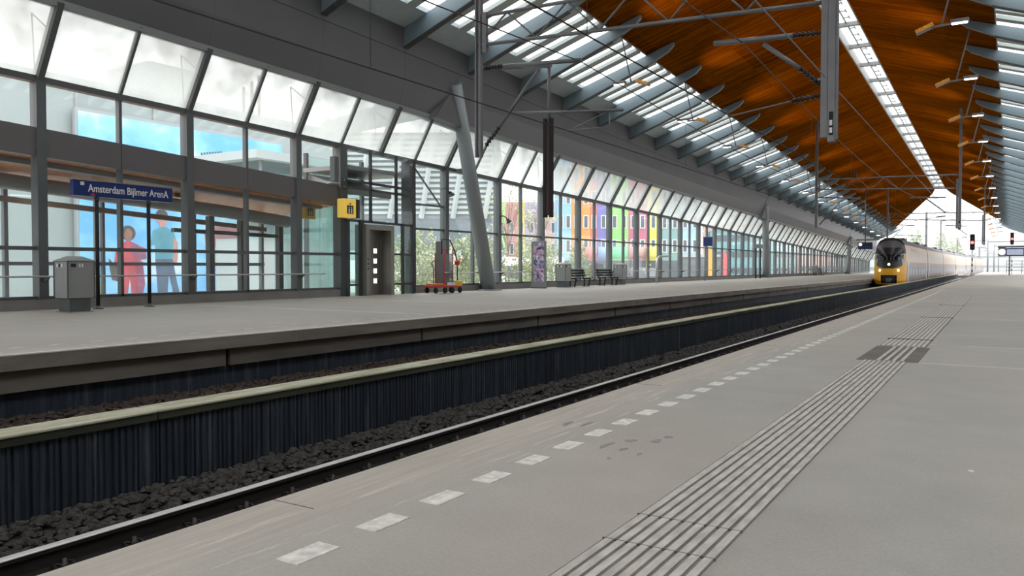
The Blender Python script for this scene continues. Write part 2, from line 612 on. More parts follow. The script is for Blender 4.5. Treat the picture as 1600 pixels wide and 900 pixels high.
def blot(cx, cy, rx, ry, seed, name='damp_stain', mat='stain'):
    rnd = random.Random(seed)
    n = 22
    ph = [rnd.uniform(0, 6.28) for _ in range(4)]
    pts = []
    for i in range(n):
        t = 2 * PI * i / n
        k = 1 + .22 * math.sin(2 * t + ph[0]) + .15 * math.sin(3 * t + ph[1]) + .1 * math.sin(5 * t + ph[2])
        pts.append((cx + rx * k * math.cos(t), cy + ry * k * math.sin(t)))
    MB().prism(pts, 'z', -.004, .0012).build(name, mat, plat)


for i, (x, y, a, b) in enumerate([(-1.86, 4.02, .03, .10), (-1.79, 4.20, .035, .07), (-1.74, 3.98, .025, .05), (-1.66, 4.27, .028, .09),
                                  (-1.64, 4.40, .03, .05), (-2.33, 4.45, .03, .09), (-2.22, 4.5, .02, .1), (-1.72, 3.75, .014, .03), (-1.62, 3.92, .012, .05)]):
    blot(x, y, a * .72, b * .72, i)
blot(-.10, 4.45, .012, .02, 44, 'litter_fleck', 'white')

# ------------------------------------------------------------------ near track, dividing wall, far track
bed = tag(MB().box(-5.99, -2.4, -10, 150, -1.25, -1.02).build('track_bed', 'ballast'), 'dark ballast bed of the near track', 'track bed', kind='structure')
bed = tag(MB().box(-9.75, -6.32, -10, 190, -1.25, -.80).build('track_bed', 'ballast'), 'dark ballast bed of the far track behind the dividing wall', 'track bed', kind='structure')

ICO_V, ICO_F = [], []
_t = (1 + 5 ** .5) / 2
for a in (-1, 1):
    for b in (-_t, _t):
        ICO_V += [(a, b, 0), (0, a, b), (b, 0, a)]
ICO_V = [Vector(v).normalized() for v in ICO_V]
for i in range(12):
    for j in range(i + 1, 12):
        for k in range(j + 1, 12):
            a, b, c = ICO_V[i], ICO_V[j], ICO_V[k]
            if max((a - b).length, (b - c).length, (a - c).length) < 1.1:
                n = (b - a).cross(c - a)
                ICO_F.append((i, j, k) if n.dot(a) > 0 else (i, k, j))


def stones(name, mat, x0, x1, bands, zfun, seed, label):
    rnd = random.Random(seed)
    vs, fs = [], []
    for ya, yb, dens, r in bands:
        for _ in range(int((x1 - x0) * (yb - ya) * dens)):
            x, y = rnd.uniform(x0, x1), rnd.uniform(ya, yb)
            rr = r * rnd.uniform(.65, 1.3)
            s = (rr * rnd.uniform(.8, 1.4), rr * rnd.uniform(.8, 1.4), rr * rnd.uniform(.55, .9))
            a = rnd.uniform(0, 6.28)
            ti = rnd.uniform(-.5, .5)
            ca, sa, ct, st_ = math.cos(a), math.sin(a), math.cos(ti), math.sin(ti)
            z = zfun(x, y) + rnd.uniform(-.012, .03)
            o = len(vs)
            for v in ICO_V:
                k = rnd.uniform(.78, 1.15)
                px, py, pz = v.x * s[0] * k, v.y * s[1] * k, v.z * s[2] * k
                px, pz = px * ct + pz * st_, -px * st_ + pz * ct
                vs.append((x + px * ca - py * sa, y + px * sa + py * ca, z + pz))
            fs.extend((i + o, j + o, k + o) for i, j, k in ICO_F)
    me = bpy.data.meshes.new(name)
    me.from_pydata(vs, [], fs)
    me.materials.append(MT[mat])
    o = bpy.data.objects.new(name, me)
    COL.objects.link(o)
    return tag(o, label, 'ballast', kind='stuff')


stones('ballast_gravel', 'stone', -5.95, -5.26, [(1, 9, 620, .034), (9, 20, 330, .042), (20, 60, 110, .06)],
       lambda x, y: -.985 + .14 * min(1, max(0, (-5.26 - x) / .45)), 3, 'dark crushed stone ballast around the near rail')
stones('ballast_gravel', 'stone_b', -9.72, -8.7, [(3, 12, 260, .040), (12, 40, 120, .05)],
       lambda x, y: -.77, 4, 'rusty brown stone ballast beside the far platform wall')


def rail_profile(cx, z):
    return [(cx - .07, z - .165), (cx + .07, z - .165), (cx + .07, z - .150), (cx + .018, z - .13), (cx + .010, z - .05),
            (cx + .036, z - .035), (cx + .036, z - .010), (cx - .036, z - .010), (cx - .036, z - .035), (cx - .010, z - .05), (cx - .018, z - .13), (cx - .07, z - .150)]


def track(cx, label, y0, y1, nclip, bend=0.):
    t = thing('railway_track', label, 'railway track', (cx, 0, 0), group=None)
    for sx in (-.7525, .7525):
        r = outward(MB().prism(rail_profile(sx, -.80), 'y', y0, y1).build('rail', 'rail_side', t))
        hd = MB().prism([(sx - .036, -.812), (sx + .036, -.812), (sx + .036, -.806), (sx + .028, -.799), (sx - .028, -.799), (sx - .036, -.806)], 'y', y0, y1)
        outward(hd.build('rail_head', 'rail_head', r))
    sl = None
    for k in range(nclip):
        y = .84 + .482 * k
        if sl is None:
            sl = MB().bbox(-1.25, 1.25, -.12, .12, -1.14, -.955, .02).build('sleeper', 'sleeper', t)
            o = sl
        else:
            o = sl.copy()
            COL.objects.link(o)
            o.parent = t
        o.location = (0, y, 0)
    return t


t1 = track(-4.45, 'near railway track with one polished rail showing beside the platform edge', -10, 150, 95)
cl = None
for k in range(95):
    y = .84 + .482 * k
    if cl is None:
        m = MB().bbox(-.075, .075, -.06, .06, -.962, -.938, .008)
        m.lathe([(.024, 0), (.024, .03), (.016, .032), (.016, .06), (.005, .062)], (0, 0, -.94), 8)
        m.path([(.05, -.055, -.945), (-.02, -.06, -.915), (-.075, -.035, -.925), (-.02, -.012, -.92), (-.02, .012, -.92), (-.075, .035, -.925), (-.02, .06, -.915), (.05, .055, -.945)], .009, 6)
        cl = m.build('rail_clip', 'clip', t1)
        o = cl
    else:
        o = cl.copy()
        COL.objects.link(o)
        o.parent = t1
    o.location = (-.7525 + .095, y, 0)
track(-8.15, 'far railway track in the trough beneath the train', -10, 190, 60)

stones('ballast_gravel', 'stone', -5.08, -3.0, [(1, 14, 130, .036), (14, 40, 50, .05)],
       lambda x, y: -1.03, 5, 'dark crushed stone ballast in the shade between the near rails')
for q, z0 in ((-5.95, -.87),):
    m = MB().prism([(-5.99, -1.1), (-5.22, -1.1), (-5.22, -1.0), (-5.7, -.875), (-5.99, -.865)], 'y', -10, 150)
    outward(tag(m.build('track_bed_shoulder', 'ballast'), 'ballast shoulder banked against the dividing wall', 'track bed', kind='structure'))

# dividing wall
wall = thing('dividing_wall', 'dark ribbed wall with mossy coping between the two tracks', 'wall', kind='structure')
for k in range(-3, 39):
    y0, y1 = 4.05 + 4 * k, 4.05 + 4 * (k + 1) - .012
    pts = []
    y = y0
    while y < y1 - .02:
        p = .056 + .012 * math.sin(y * 37.0) + .008 * math.sin(y * 91.0)
        dp = .018 + .006 * math.sin(y * 53.0)
        pts += [(-6.03, y), (-6.03, min(y + p * .45, y1)), (-6.03 - dp, min(y + p * .58, y1)), (-6.03 - dp, min(y + p * .9, y1))]
        y += p
    pts += [(-6.03, y1), (-6.25, y1), (-6.25, y0)]
    MB().prism(pts, 'z', -1.2, -.27).build('ribbed_panel', 'rib', wall)
    MB().bbox(-6.29, -5.985, y0, y1, -.222, -.2, .006).build('coping_stone', 'cap', wall)
    MB().box(-6.28, -6.0, y0, y1, -.285, -.223).build('mossy_edge', 'moss', wall)

# ------------------------------------------------------------------ far platform
fp = thing('far_platform_floor', 'far concrete platform across the tracks with pale tile dashes along its edge', 'platform', kind='structure')
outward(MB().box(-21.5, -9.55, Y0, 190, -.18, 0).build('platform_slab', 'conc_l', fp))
for k in range(-8, 42):
    y = 4.3 + 4.6 * k
    MB().box(-9.8, -9.545, y, y + 4.585, -.185, -.004).build('edge_beam', 'slab_side', fp)
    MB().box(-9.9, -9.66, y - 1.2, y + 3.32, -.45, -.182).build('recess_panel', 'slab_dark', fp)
MB().box(-10.2, -9.78, Y0, 190, -1.2, -.182).build('lower_wall', 'rib', fp)
MB().box(-9.62, -9.54, Y0, 190, -.012, .004).build('edge_strip', 'joint', fp)
for k in range(-2, 96):
    y = 5.043 + .505 * k
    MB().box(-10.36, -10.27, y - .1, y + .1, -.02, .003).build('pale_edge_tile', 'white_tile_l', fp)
for y in (13.3, 18.0, 23.2, 33., 43., 53.):
    MB().box(-18.6, -10.5, y - .03, y + .03, -.01, .002).build('slab_joint', 'joint', fp)

# ------------------------------------------------------------------ glazed facade (wall_left)
FX = -19.3
wl = thing('wall_left', 'long glazed station wall with grey posts and slanted upper panes', 'wall', kind='structure')
ZMID, ZTOP, XTOP = 4.65, 6.26, -18.35


def frame_pieces(y, w, d, ws, ds, nm, nb):
    MB().box(FX - d / 2, FX + d / 2, y - w / 2, y + w / 2, 0, zr(ZMID, y) - .02).build(nm, 'steel', wl)
    a = (FX, y, zr(ZMID, y))
    b = (XTOP + .02, y, zr(ZTOP, y) + .05)
    MB().bar(a, b, ws, ds, up=(1, 0, 0)).build(nb, 'steel', wl)


for y in BAY:
    if y < -10:
        continue
    if y == 22:
        MB().bar((FX, y, zr(ZMID, y)), (XTOP + .02, y, zr(ZTOP, y) + .05), .14, .26, up=(1, 0, 0)).build('slanted_beam', 'steel', wl)
    else:
        frame_pieces(y, .22, .30, .14, .26, 'post', 'slanted_beam')
    if y < 150:
        if y + 2 == 20:
            frame_pieces(20, .34, .36, .07, .14, 'post', 'slanted_mullion')
        elif y + 2 == 24:
            MB().bar((FX, 24, zr(ZMID, 24)), (XTOP + .02, 24, zr(ZTOP, 24) + .05), .07, .14, up=(1, 0, 0)).build('slanted_mullion', 'steel', wl)
        else:
            frame_pieces(y + 2, .08, .16, .07, .14, 'mullion', 'slanted_mullion')
MB().box(FX - .2, FX + .2, 23.5, 23.88, 0, zr(ZMID, 23.7)).build('post', 'steel_d', wl)

# rails that follow the fall of the roof, one piece per four metre bay
for y in BAY:
    if y < -10 or y >= 150:
        continue
    y1 = y + 4
    MB().bar((FX, y, zr(ZMID, y)), (FX, y1, zr(ZMID, y1)), .22, .15).build('eaves_rail', 'steel', wl)
    if y1 <= 18 or y >= 26:
        MB().box(FX - .12, FX + .16, y, y1, 0, .24).build('kerb', 'kerb', wl)
        MB().box(FX - .06, FX + .08, y, y1, .24, .31).build('bottom_rail', 'steel', wl)
    if y1 <= 18:
        MB().box(FX - .05, FX + .05, y, y1, 1.40, 1.49).build('transom', 'steel', wl)
    elif y >= 26:
        MB().box(FX - .05, FX + .05, y, y1, 2.46, 2.54).build('transom', 'steel', wl)
    for s in (0, 2):
        ya, yb = y + s, y + s + 2
        e = .05
        if not (20 <= ya < 24):
            MB().add([(FX, ya + e, .28), (FX, yb - e, .28), (FX, yb - e, zr(ZMID, yb)), (FX, ya + e, zr(ZMID, ya))], [(0, 1, 2, 3)]).build('clear_pane', 'glass_v', wl)
        x2 = XTOP
        MB().add([(FX, ya + e, zr(ZMID, ya)), (FX, yb - e, zr(ZMID, yb)), (x2, yb - e, zr(ZTOP, yb)), (x2, ya + e, zr(ZTOP, ya))], [(0, 1, 2, 3)]).build('slanted_pane', 'glass_s', wl)
MB().box(FX - .12, FX + .16, 18, 19.85, 0, .24).build('kerb', 'kerb', wl)
MB().box(FX - .06, FX + .08, 18, 19.85, .24, .31).build('bottom_rail', 'steel', wl)
MB().box(FX - .05, FX + .05, 18, 19.85, 1.40, 1.49).build('transom', 'steel', wl)
MB().box(FX - .12, FX + .16, 23.85, 26, 0, .24).build('kerb', 'kerb', wl)
MB().box(FX - .06, FX + .08, 23.85, 26, .24, .31).build('bottom_rail', 'steel', wl)
MB().box(FX - .05, FX + .05, 23.85, 26, 2.46, 2.54).build('transom', 'steel', wl)
MB().box(FX - .04, FX + .04, 23.85, 26, 3.42, 3.49).build('transom', 'steel', wl)
MB().bar((FX, 23.9, zr(ZMID, 23.9) - .1), (FX, 25.7, 3.5), .05, .05).build('diagonal_brace', 'steel', wl)

# spandrel band in front of the lower hall, on the left end of the wall
for ya in range(-2, 20, 2):
    yb = ya + 2 if ya < 18 else 19.85

    def zt(y): return 4.27 - .05 * (y - 10)
    def zb(y): return 3.58 - .045 * (y - 10.5)
    m = MB().loft([[(FX - .10, ya + .01, zb(ya)), (FX + .10, ya + .01, zb(ya)), (FX + .10, ya + .01, zt(ya)), (FX - .10, ya + .01, zt(ya))],
                   [(FX - .10, yb - .01, zb(yb)), (FX + .10, yb - .01, zb(yb)), (FX + .10, yb - .01, zt(yb)), (FX - .10, yb - .01, zt(yb))]])
    m.build('spandrel_panel', 'spandrel', wl)
# outside bracing rods above the frames
for y in BAY:
    if 2 <= y <= 60:
        m = MB().tube((FX - .12, y, zr(4.9, y)), (FX - .22, y, zr(6.25, y)), .018, 6)
        m.tube((FX - .22, y, zr(6.25, y)), (-18.75, y, zr(5.72, y)), .016, 6)
        m.build('bracing_rod', 'steel_l', wl)

# leaning rails (perches) fixed to the posts
pr_ = None
for i, (ya, yb) in enumerate([(4.3, 10.4), (11.1, 18.9), (25.6, 33.2), (36, 46), (46.5, 58), (58.5, 70), (76.5, 90), (91, 104), (105, 118)]):
    t = thing('leaning_rail', ['steel leaning rail running to the bin at the left end of the glazed wall', 'steel leaning rail behind the blue station name board',
              'steel leaning rail behind the foot of the slanted grey column', 'steel leaning rail behind the two benches',
              'steel leaning rail just past the second bench and its bin', 'steel leaning rail under the small blue square sign',
              'steel leaning rail just past the second slanted column', 'steel leaning rail behind the distant bin on the far platform', 'steel leaning rail by the third, farthest column'][i],
              'leaning rail', (FX + .32, ya, 0), group='leaning rails along the glazed wall')
    ln = yb - ya
    MB().bbox(-.09, .09, 0, ln, .76, .80, .012).build('perch_bar', 'rail_tube', t)
    y = math.ceil((ya - 2) / 4) * 4 + 2
    while y < yb:
        if y > ya:
            MB().prism([(-.20, .62), (-.20, .76), (.06, .76), (.02, .72)], 'y', y - ya - .02, y - ya + .02).build('bracket', 'steel', t)
        y += 4

# ------------------------------------------------------------------ box girder and slanted columns
ce = thing('ceiling', 'station roof of orange timber boards, blue grey beams and glazed louvre bays', 'roof', kind='structure')
for i, ya in enumerate(BAY[:-1]):
    yb = ya + 4

    def sec(y):
        return [(-18.35, y, zr(6.22, y)), (-18.08, y, zr(7.15, y)), (-18.0, y, zr(9.1, y)), (-19.6, y, zr(9.1, y)), (-19.6, y, zr(6.9, y)), (-18.6, y, zr(6.22, y))]
    outward(MB().loft([sec(ya), sec(yb - .006)]).build('girder_section', 'girder', ce))
    MB().bar((-18.34, ya, zr(6.26, ya)), (-18.34, yb, zr(6.26, yb)), .12, .16).build('girder_gutter', 'steel_l', ce)


def left_edge(y): return -13.6 - .017 * (y - 26)
def right_edge(y): return -.3 + .0138 * (y - 35)
def zl(x): return 15.02 - .33 * abs(x)          # roof plane left of the ridge
def zrt(x): return 12.7 - .33 * (x + 5.83)      # and right of it


SKL, SKR = -7.03, -5.83


def inner(y, side):
    if y <= 116:
        return SKL if side < 0 else SKR
    k = (y - 116) / 34.
    return SKL + k * (left_edge(150) - SKL) if side < 0 else SKR + k * (right_edge(150) - SKR)


for ya in BAY[:-1]:
    yb = ya + 4
    for side, edge, zf, nm in ((-1, left_edge, zl, 'timber_lining'), (1, right_edge, zrt, 'timber_lining')):
        loops = []
        for y in (ya, yb - .004):
            xi, xe = inner(y, side), edge(y)
            if side < 0:
                xi = max(xi, xe + .02)
            else:
                xi = min(xi, xe - .02)
            loops.append([(xi, y, zr(zf(xi), y)), (xe, y, zr(zf(xe), y)), (xe, y, zr(zf(xe), y) + .22), (xi, y, zr(zf(xi), y) + .22)])
        outward(MB().loft(loops).build(nm, 'wood', ce))
        # pale trim on the outer edge of the boards
        m = MB()
        xa, xb = edge(ya), edge(yb)
        s = -1 if side < 0 else 1
        m.bar((xa + s * .03, ya, zr(zf(xa), ya) + .02), (xb + s * .03, yb, zr(zf(xb), yb) + .02), .05, .12)
        m.build('lining_trim', 'steel_l', ce)
        # louvre blades of the glazed bay
        xg = -17.0 if side < 0 else 4.1
        m = MB()
        for j in (1, 2, 3):
            y = ya + j
            xe = edge(y)
            x0, x1 = xe + s * .06, xg
            m.bar((x0, y, zr(zf(x0), y) - .02), (x1, y, zr(zf(x1), y) - .02), .47, .15)
        m.build('louvre_blades', 'blade', ce)
        ln = MB()
        xa, xb = edge(ya), edge(yb)
        ln.quad((xa, ya, zr(zf(xa), ya) + .2), (xg, ya, zr(zf(xg), ya) + .2), (xg, yb, zr(zf(xg), yb) + .2), (xb, yb, zr(zf(xb), yb) + .2))
        ln.build('roof_pane', 'glass_r', ce)
        # solid plate next to the girder
        xp = -18.1 if side < 0 else 5.2
        lp = [[(xg, y, zr(zf(xg), y) - .06), (xp, y, zr(zf(xp), y) - .06), (xp, y, zr(zf(xp), y) + .1), (xg, y, zr(zf(xg), y) + .1)] for y in (ya, yb)]
        outward(MB().loft(lp).build('roof_plate', 'plate', ce))

for y in BAY:
    for side, edge, zf in ((-1, left_edge, zl), (1, right_edge, zrt)):
        s = -1 if side < 0 else 1
        xt = edge(y) - s * 1.25
        xg = -18.05 if side < 0 else 5.15
        w = .20
        # tapered web with an upswept tip
        prof = [(xg, zr(zf(xg), y) - .75), (edge(y), zr(zf(edge(y)), y) - .50), (xt + s * .25, zr(zf(xt), y) - .40), (xt, zr(zf(xt), y) - .16), (xt, zr(zf(xt), y) - .03),
                (xg, zr(zf(xg), y) - .03)]
        outward(MB().prism(prof, 'y', y - w / 2, y + w / 2).build('roof_beam', 'beam', ce))
        lo = MB().bar((xg, y, zr(zf(xg), y) - .76), (edge(y), y, zr(zf(edge(y)), y) - .51), .26, .035)
        lo.build('beam_flange', 'steel_d', ce)

# skylight along the ridge
for ya in BAY[:-1]:
    if ya >= 114:
        continue
    yb = ya + 4
    z0 = 12.7
    for x, nm in ((SKL, 'skylight_kerb'), (SKR, 'skylight_kerb')):
        MB().bar((x, ya, zr(z0, ya) + .22), (x, yb, zr(z0, yb) + .22), .06, .5).build(nm, 'steel_l', ce)
    MB().quad((SKL, ya, zr(z0, ya) + .45), (SKR, ya, zr(z0, ya) + .45), (SKR, yb, zr(z0, yb) + .45), (SKL, yb, zr(z0, yb) + .45)).build('skylight_pane', 'glass_r', ce)
    MB().box(SKL, SKR, yb - .11, yb + .11, zr(z0, yb) + .18, zr(z0, yb) + .38).build('skylight_bar', 'steel_l', ce)
    m = MB().bar((-6.55, ya, zr(z0, ya) + .36), (-6.55, yb, zr(z0, yb) + .36), .05, .08)
    for q in (1.0, 2.2, 3.2):
        yq = ya + q
        zq = zr(z0, yq) + .40
        m.bar((-6.55, yq, zq - .02), (-6.30, yq, zq - .02), .04, .05)
        m.bar((-6.30, yq - .25, zq - .02), (-6.30, yq + .25, zq - .02), .04, .05)
    m.build('cable_tray', 'steel_l', ce)

# right-hand girder beyond the frame, and an added wall that blocks side light
for ya in BAY[:-1]:
    yb = ya + 4

    def sec(y):
        return [(5.45, y, zr(6.22, y)), (5.1, y, zr(9.1, y)), (6.6, y, zr(9.1, y)), (6.6, y, zr(6.22, y))]
    outward(MB().loft([sec(ya), sec(yb - .006)]).build('girder_section', 'girder', ce))
tag(MB().loft([[(6.4, Y0, 0), (6.7, Y0, 0), (6.7, Y0, zr(6.3, Y0)), (6.4, Y0, zr(6.3, Y0))], [(6.4, 48, 0), (6.7, 48, 0), (6.7, 48, zr(6.3, 48)), (6.4, 48, zr(6.3, 48))]]).build('light_block_wall', 'kerb'),
    'unseen plain grey wall added to block light from the right', 'wall', kind='structure')

for i, yb in enumerate((28.6, 76.6, 124.6)):
    t = thing('slanted_column', ['slanted round steel column rising beside the luggage trolley', 'second slanted steel column, halfway down the far platform',
                                'farthest slanted steel column, near the end of the far platform'][i], 'column', (-18.85, yb, 0), group='slanted columns of the glazed wall', kind='structure')
    top = Vector((.66, -2.95, zr(6.25, yb - 2.95)))
    tip = top * 1.22
    MB().lathe([(.56, 0), (.56, .03), (.50, .045)], (0, 0, 0), 28).build('base_plate', 'steel_l', t)
    outward(MB().tube((0, 0, .03), tip, .33, 24, .27).build('shaft', 'column', t))
    # pointed steel shoe where the column meets the girder
    zt_ = zr(6.2, yb - 3)
    m = MB().loft([[(top.x - .45, top.y + p, top.z + q) for p, q in ((-2.2, -.02), (.36, -.2), (.30, .6), (-.25, 1.95))],
                   [(top.x + .16, top.y + p, top.z + q) for p, q in ((-1.9, .0), (.30, -.15), (.26, .5), (-.25, 1.85))]])
    outward(m.build('column_head', 'girder', t))
    MB().tube((-.45, -2.0, zr(ZMID, yb - 2)), (top.x * .69, -2.02, zr(ZMID, yb - 2)), .06, 10).build('stay_tube', 'steel', t)

# ------------------------------------------------------------------ hanging lamps
def make_lamp(side):
    """T-shaped pendant: a raking stem, two arms, one lit head, one amber uplighter"""
    t = empty('pendant_lamp')
    s = side
    b = Vector((-s * .45, 0, -2.0))
    MB().tube((0, 0, 0), b, .028, 8).build('stem', 'lamp_body', t)
    MB().bar(b + Vector((-.32, 0, -.02)), b + Vector((.32, 0, .02)), .07, .06).build('cross_arm', 'lamp_body', t)
    h = b + Vector((s * .52, 0, .03))
    l1 = MB().bbox(h.x - .27, h.x + .27, -.10, .10, h.z - .02, h.z + .10, .02).build('lamp_head', 'lamp_body', t)
    MB().bbox(h.x - .23, h.x + .23, -.08, .08, h.z - .05, h.z - .018, .01).build('lit_glass', 'lamp_white', l1)
    # uplighter: tilted box, boards' reflection put in as a glowing orange strip
    c = b + Vector((-s * .50, 0, -.06))
    p, q = c + Vector((s * .26, 0, .10)), c + Vector((-s * .26, 0, -.10))
    u = MB().bar(p, q, .30, .10).build('uplighter_head', 'lamp_body', t)
    off = Vector((0, -.155, .0))
    MB().bar(p + Vector((0, -.152, .02)), q + Vector((0, -.152, .02)), .02, .12).build('board_reflection', 'amber_glow', u)
    return t


lampL, lampR = make_lamp(-1), make_lamp(1)
li = {-1: 0, 1: 0}
nth = ['first', 'second', 'third', 'fourth', 'fifth', 'sixth', 'seventh', 'eighth', 'ninth', 'tenth', 'eleventh', 'twelfth', 'thirteenth', 'fourteenth', 'fifteenth', 'sixteenth']
for y in range(30, 150, 8):
    for s, proto, edge, zf in ((-1, lampL, left_edge, zl), (1, lampR, right_edge, zrt)):
        t = proto if li[s] == 0 else copy_tree(proto)
        x = edge(y) - s * (.9 if s > 0 else .4)
        t.location = (x, y, zr(zf(x), y) - .42)
        k = li[s]
        tag(t, ('%s pendant lamp from the front in the row under the left timber edge' if s < 0 else '%s pendant lamp from the front in the row under the right timber edge') % nth[k],
            'lamp', 'pendant lamps under the left timber edge' if s < 0 else 'pendant lamps under the right timber edge')
        li[s] += 1

# the light these pendants throw up on to the boards
for y in range(22, 118, 8):
    for s, edge, zf in ((-1, left_edge, zl), (1, right_edge, zrt)):
        x = edge(y) - s * (1.4 if s > 0 else .9)
        ld = bpy.data.lights.new('uplight', 'SPOT')
        ld.energy = 520
        ld.color = (1, .62, .28)
        ld.spot_size = 1.7
        ld.spot_blend = 1.0
        ld.shadow_soft_size = .12
        lo = bpy.data.objects.new('uplight', ld)
        COL.objects.link(lo)
        lo.location = (x, y, zr(zf(x), y) - 2.2)
        d = Vector((-s * 1.25, .1, 1))
        lo.rotation_euler = d.to_track_quat('-Z', 'Y').to_euler()

# ------------------------------------------------------------------ overhead line equipment
def insulator(m, p, q, r=.06, n=6):
    p, q = Vector(p), Vector(q)
    d = q - p
    m.tube(p, q, r * .45, 8)
    for i in range(n):
        a = p + d * ((i + .2) / n)
        b = p + d * ((i + .65) / n)
        m.tube(a, b, r, 10, r * .75)


def portal(Y, label, xr):
    t = thing('catenary_portal', label, 'overhead line portal', (0, Y, 0), group='portals carrying the overhead line')
    xl = -10.83
    for x, zb, w, c in ((xl, 3.68, .15, -1), (xr, 3.44, .28, 1)):
        zt_ = zr(zl(x) if x < -6.4 else zrt(x), Y) + .05
        mm = MB()
        if c < 0:
            mm.box(x - .085, x - .035, -.06, .06, zb, zt_)
            mm.box(x + .035, x + .085, -.06, .06, zb, zt_)
            mm.box(x - .05, x + .05, -.02, .02, zb + .1, zt_)
        else:
            mm.box(x - .16, x - .04, -.07, .07, zb + .03, zb + 3.2)
            mm.box(x - .03, x + .10, -.09, .09, zb - .06, zt_)
            mm.box(x + .10, x + .14, -.06, .06, zb - .02, zt_)
        o = mm.build('mast', 'mast', t)
        if c > 0:
            MB().box(x - .0, x + .075, -.105, -.088, zb + .06, zb + .5).build('number_plate', 'black', o)
            mm = MB().box(x + .012, x + .062, -.115, -.10, zb + .10, zb + .20)
            mm.box(x + .012, x + .062, -.115, -.10, zb + .24, zb + .34)
            mm.build('plate_mark', 'white', o)
    MB().tube((xl - .05, 0, 6.40), (xr, 0, 6.04), .045, 8).build('lower_chord', 'mast', t)
    MB().tube((xl - .05, 0, 7.08), (xr, 0, 6.92), .045, 8).build('upper_chord', 'mast', t)
    MB().box(xl + .12, xl + .24, -.05, .05, 6.2, 7.15).build('end_plate', 'mast', t)
    n = 5
    for i in range(n):
        xa = xl + (xr - xl) * i / n
        xb = xl + (xr - xl) * (i + .5) / n
        xc = xl + (xr - xl) * (i + 1) / n

        def lo_(x): return 6.40 - .36 * (x - xl) / (xr - xl)
        def hi_(x): return 7.08 - .16 * (x - xl) / (xr - xl)
        MB().tube((xa, 0, lo_(xa)), (xb, 0, hi_(xb)), .022, 6).build('lattice_brace', 'mast', t)
        MB().tube((xb, 0, hi_(xb)), (xc, 0, lo_(xc)), .022, 6).build('lattice_brace', 'mast', t)
    # post insulator on the upper chord
    m = MB()
    insulator(m, (-8.35, 0, 7.05), (-8.30, 0, 7.5), .10, 5)
    m.build('post_insulator', 'insul', t)
    # cantilever of the far track
    MB().tube((xl + .7, 0, 5.80), (-8.05, 0, 5.66), .048, 10).build('top_arm', 'mast', t)
    m = MB()
    insulator(m, (xl + .18, 0, 5.82), (xl + .72, 0, 5.80))
    m.build('insulator', 'insul', t)
    MB().tube((-10.25, 0, 4.35), (-9.15, 0, 5.62), .042, 10).build('strut', 'mast', t)
    m = MB()
    insulator(m, (-10.62, 0, 3.95), (-10.22, 0, 4.38))
    m.build('insulator', 'insul', t)
    MB().tube((-9.95, 0, 4.66), (-7.03, 0, 4.44), .032, 8).build('registration_tube', 'mast', t)
    m = MB().tube((-7.35, 0, 4.40), (-7.35, 0, 4.08), .018, 6).tube((-7.35, 0, 4.10), (-8.50, 0, 4.12), .016, 6)
    m.tube((-7.4, 0, 4.44), (-8.5, 0, 4.06), .014, 6)
    m.build('steady_arm', 'mast', t)
    # cantilever of the near track
    MB().tube((-5.02, 0, 5.58), (-3.45, 0, 5.50), .052, 10).build('top_arm', 'mast', t)
    m = MB()
    insulator(m, (-3.47, 0, 5.50), (-2.93, 0, 5.48))
    m.build('insulator', 'insul', t)
    MB().tube((-4.02, 0, 5.42), (-3.32, 0, 4.84), .045, 10).build('strut', 'mast', t)
    m = MB()
    insulator(m, (-3.33, 0, 4.85), (-2.93, 0, 4.48))
    m.build('insulator', 'insul', t)
    MB().tube((-4.72, 0, 4.06), (-3.45, 0, 4.24), .016, 6).build('steady_arm', 'mast', t)
    m = MB()
    insulator(m, (-3.47, 0, 4.235), (-2.93, 0, 4.29))
    m.build('insulator', 'insul', t)
    # bracket that carries the feeder on the mast
    MB().bar((-3.0, 0, 4.60), (-2.80, 0, 4.58), .04, .04).build('feeder_bracket', 'mast', t)
    return t


portal(16., 'nearest overhead line portal hanging from the roof, two masts and lattice beam', -2.77)
portal(57.8, 'second overhead line portal, hanging from the roof well before the train', -2.2)
portal(99., 'third overhead line portal, hanging from the roof above the train nose', -1.4)

t = thing('tension_weight', 'long dark red tension weight hanging beside the nearest left mast', 'tension weight', (-10.62, 19.1, 0))
m = MB().box(-.135, -.05, -.06, .06, 2.38, 5.1)
m.box(.055, .135, -.06, .06, 2.38, 5.1)
m.build('guide_channel', 'black', t)
MB().box(-.05, .055, -.045, .045, 2.44, 5.0).build('weight_stack', 'mast_red', t)
MB().tube((.02, 0, 5.0), (.02, 0, 6.55), .05, 8).build('hanger_tube', 'mast', t)
MB().tube((-.20, -3.0, 5.86), (.03, .08, 6.55), .05, 8).build('bracket_arm', 'mast', t)


def sag(y, ya, yb, z0, z1):
    k = (y - ya) / (yb - ya)
    return z0 - z1 * 4 * k * (1 - k)


def wires(x, zc, zm, lab_c, lab_m):
    MB().tube((x, -12, zc), (x, 185, zc), .011, 6).build('contact_wire', 'wire')
    o = bpy.data.objects[-1] if False else COL.objects[-1]
    tag(o, lab_c, 'wire')
    pts = []
    spans = [(-26, 16), (16, 57.8), (57.8, 99), (99, 141), (141, 183)]
    for a, b in spans:
        for k in range(8):
            y = a + (b - a) * k / 8
            pts.append((x, y, sag(y, a, b, zm, .55)))
    mo = tag(MB().path(pts, .012, 6).build('messenger_wire', 'wire'), lab_m, 'wire')
    for a, b in spans[:4]:
        for k in range(1, 6):
            y = a + (b - a) * k / 6
            MB().tube((x, y, zc), (x, y, sag(y, a, b, zm, .55)), .005, 5).build('dropper', 'wire', mo)


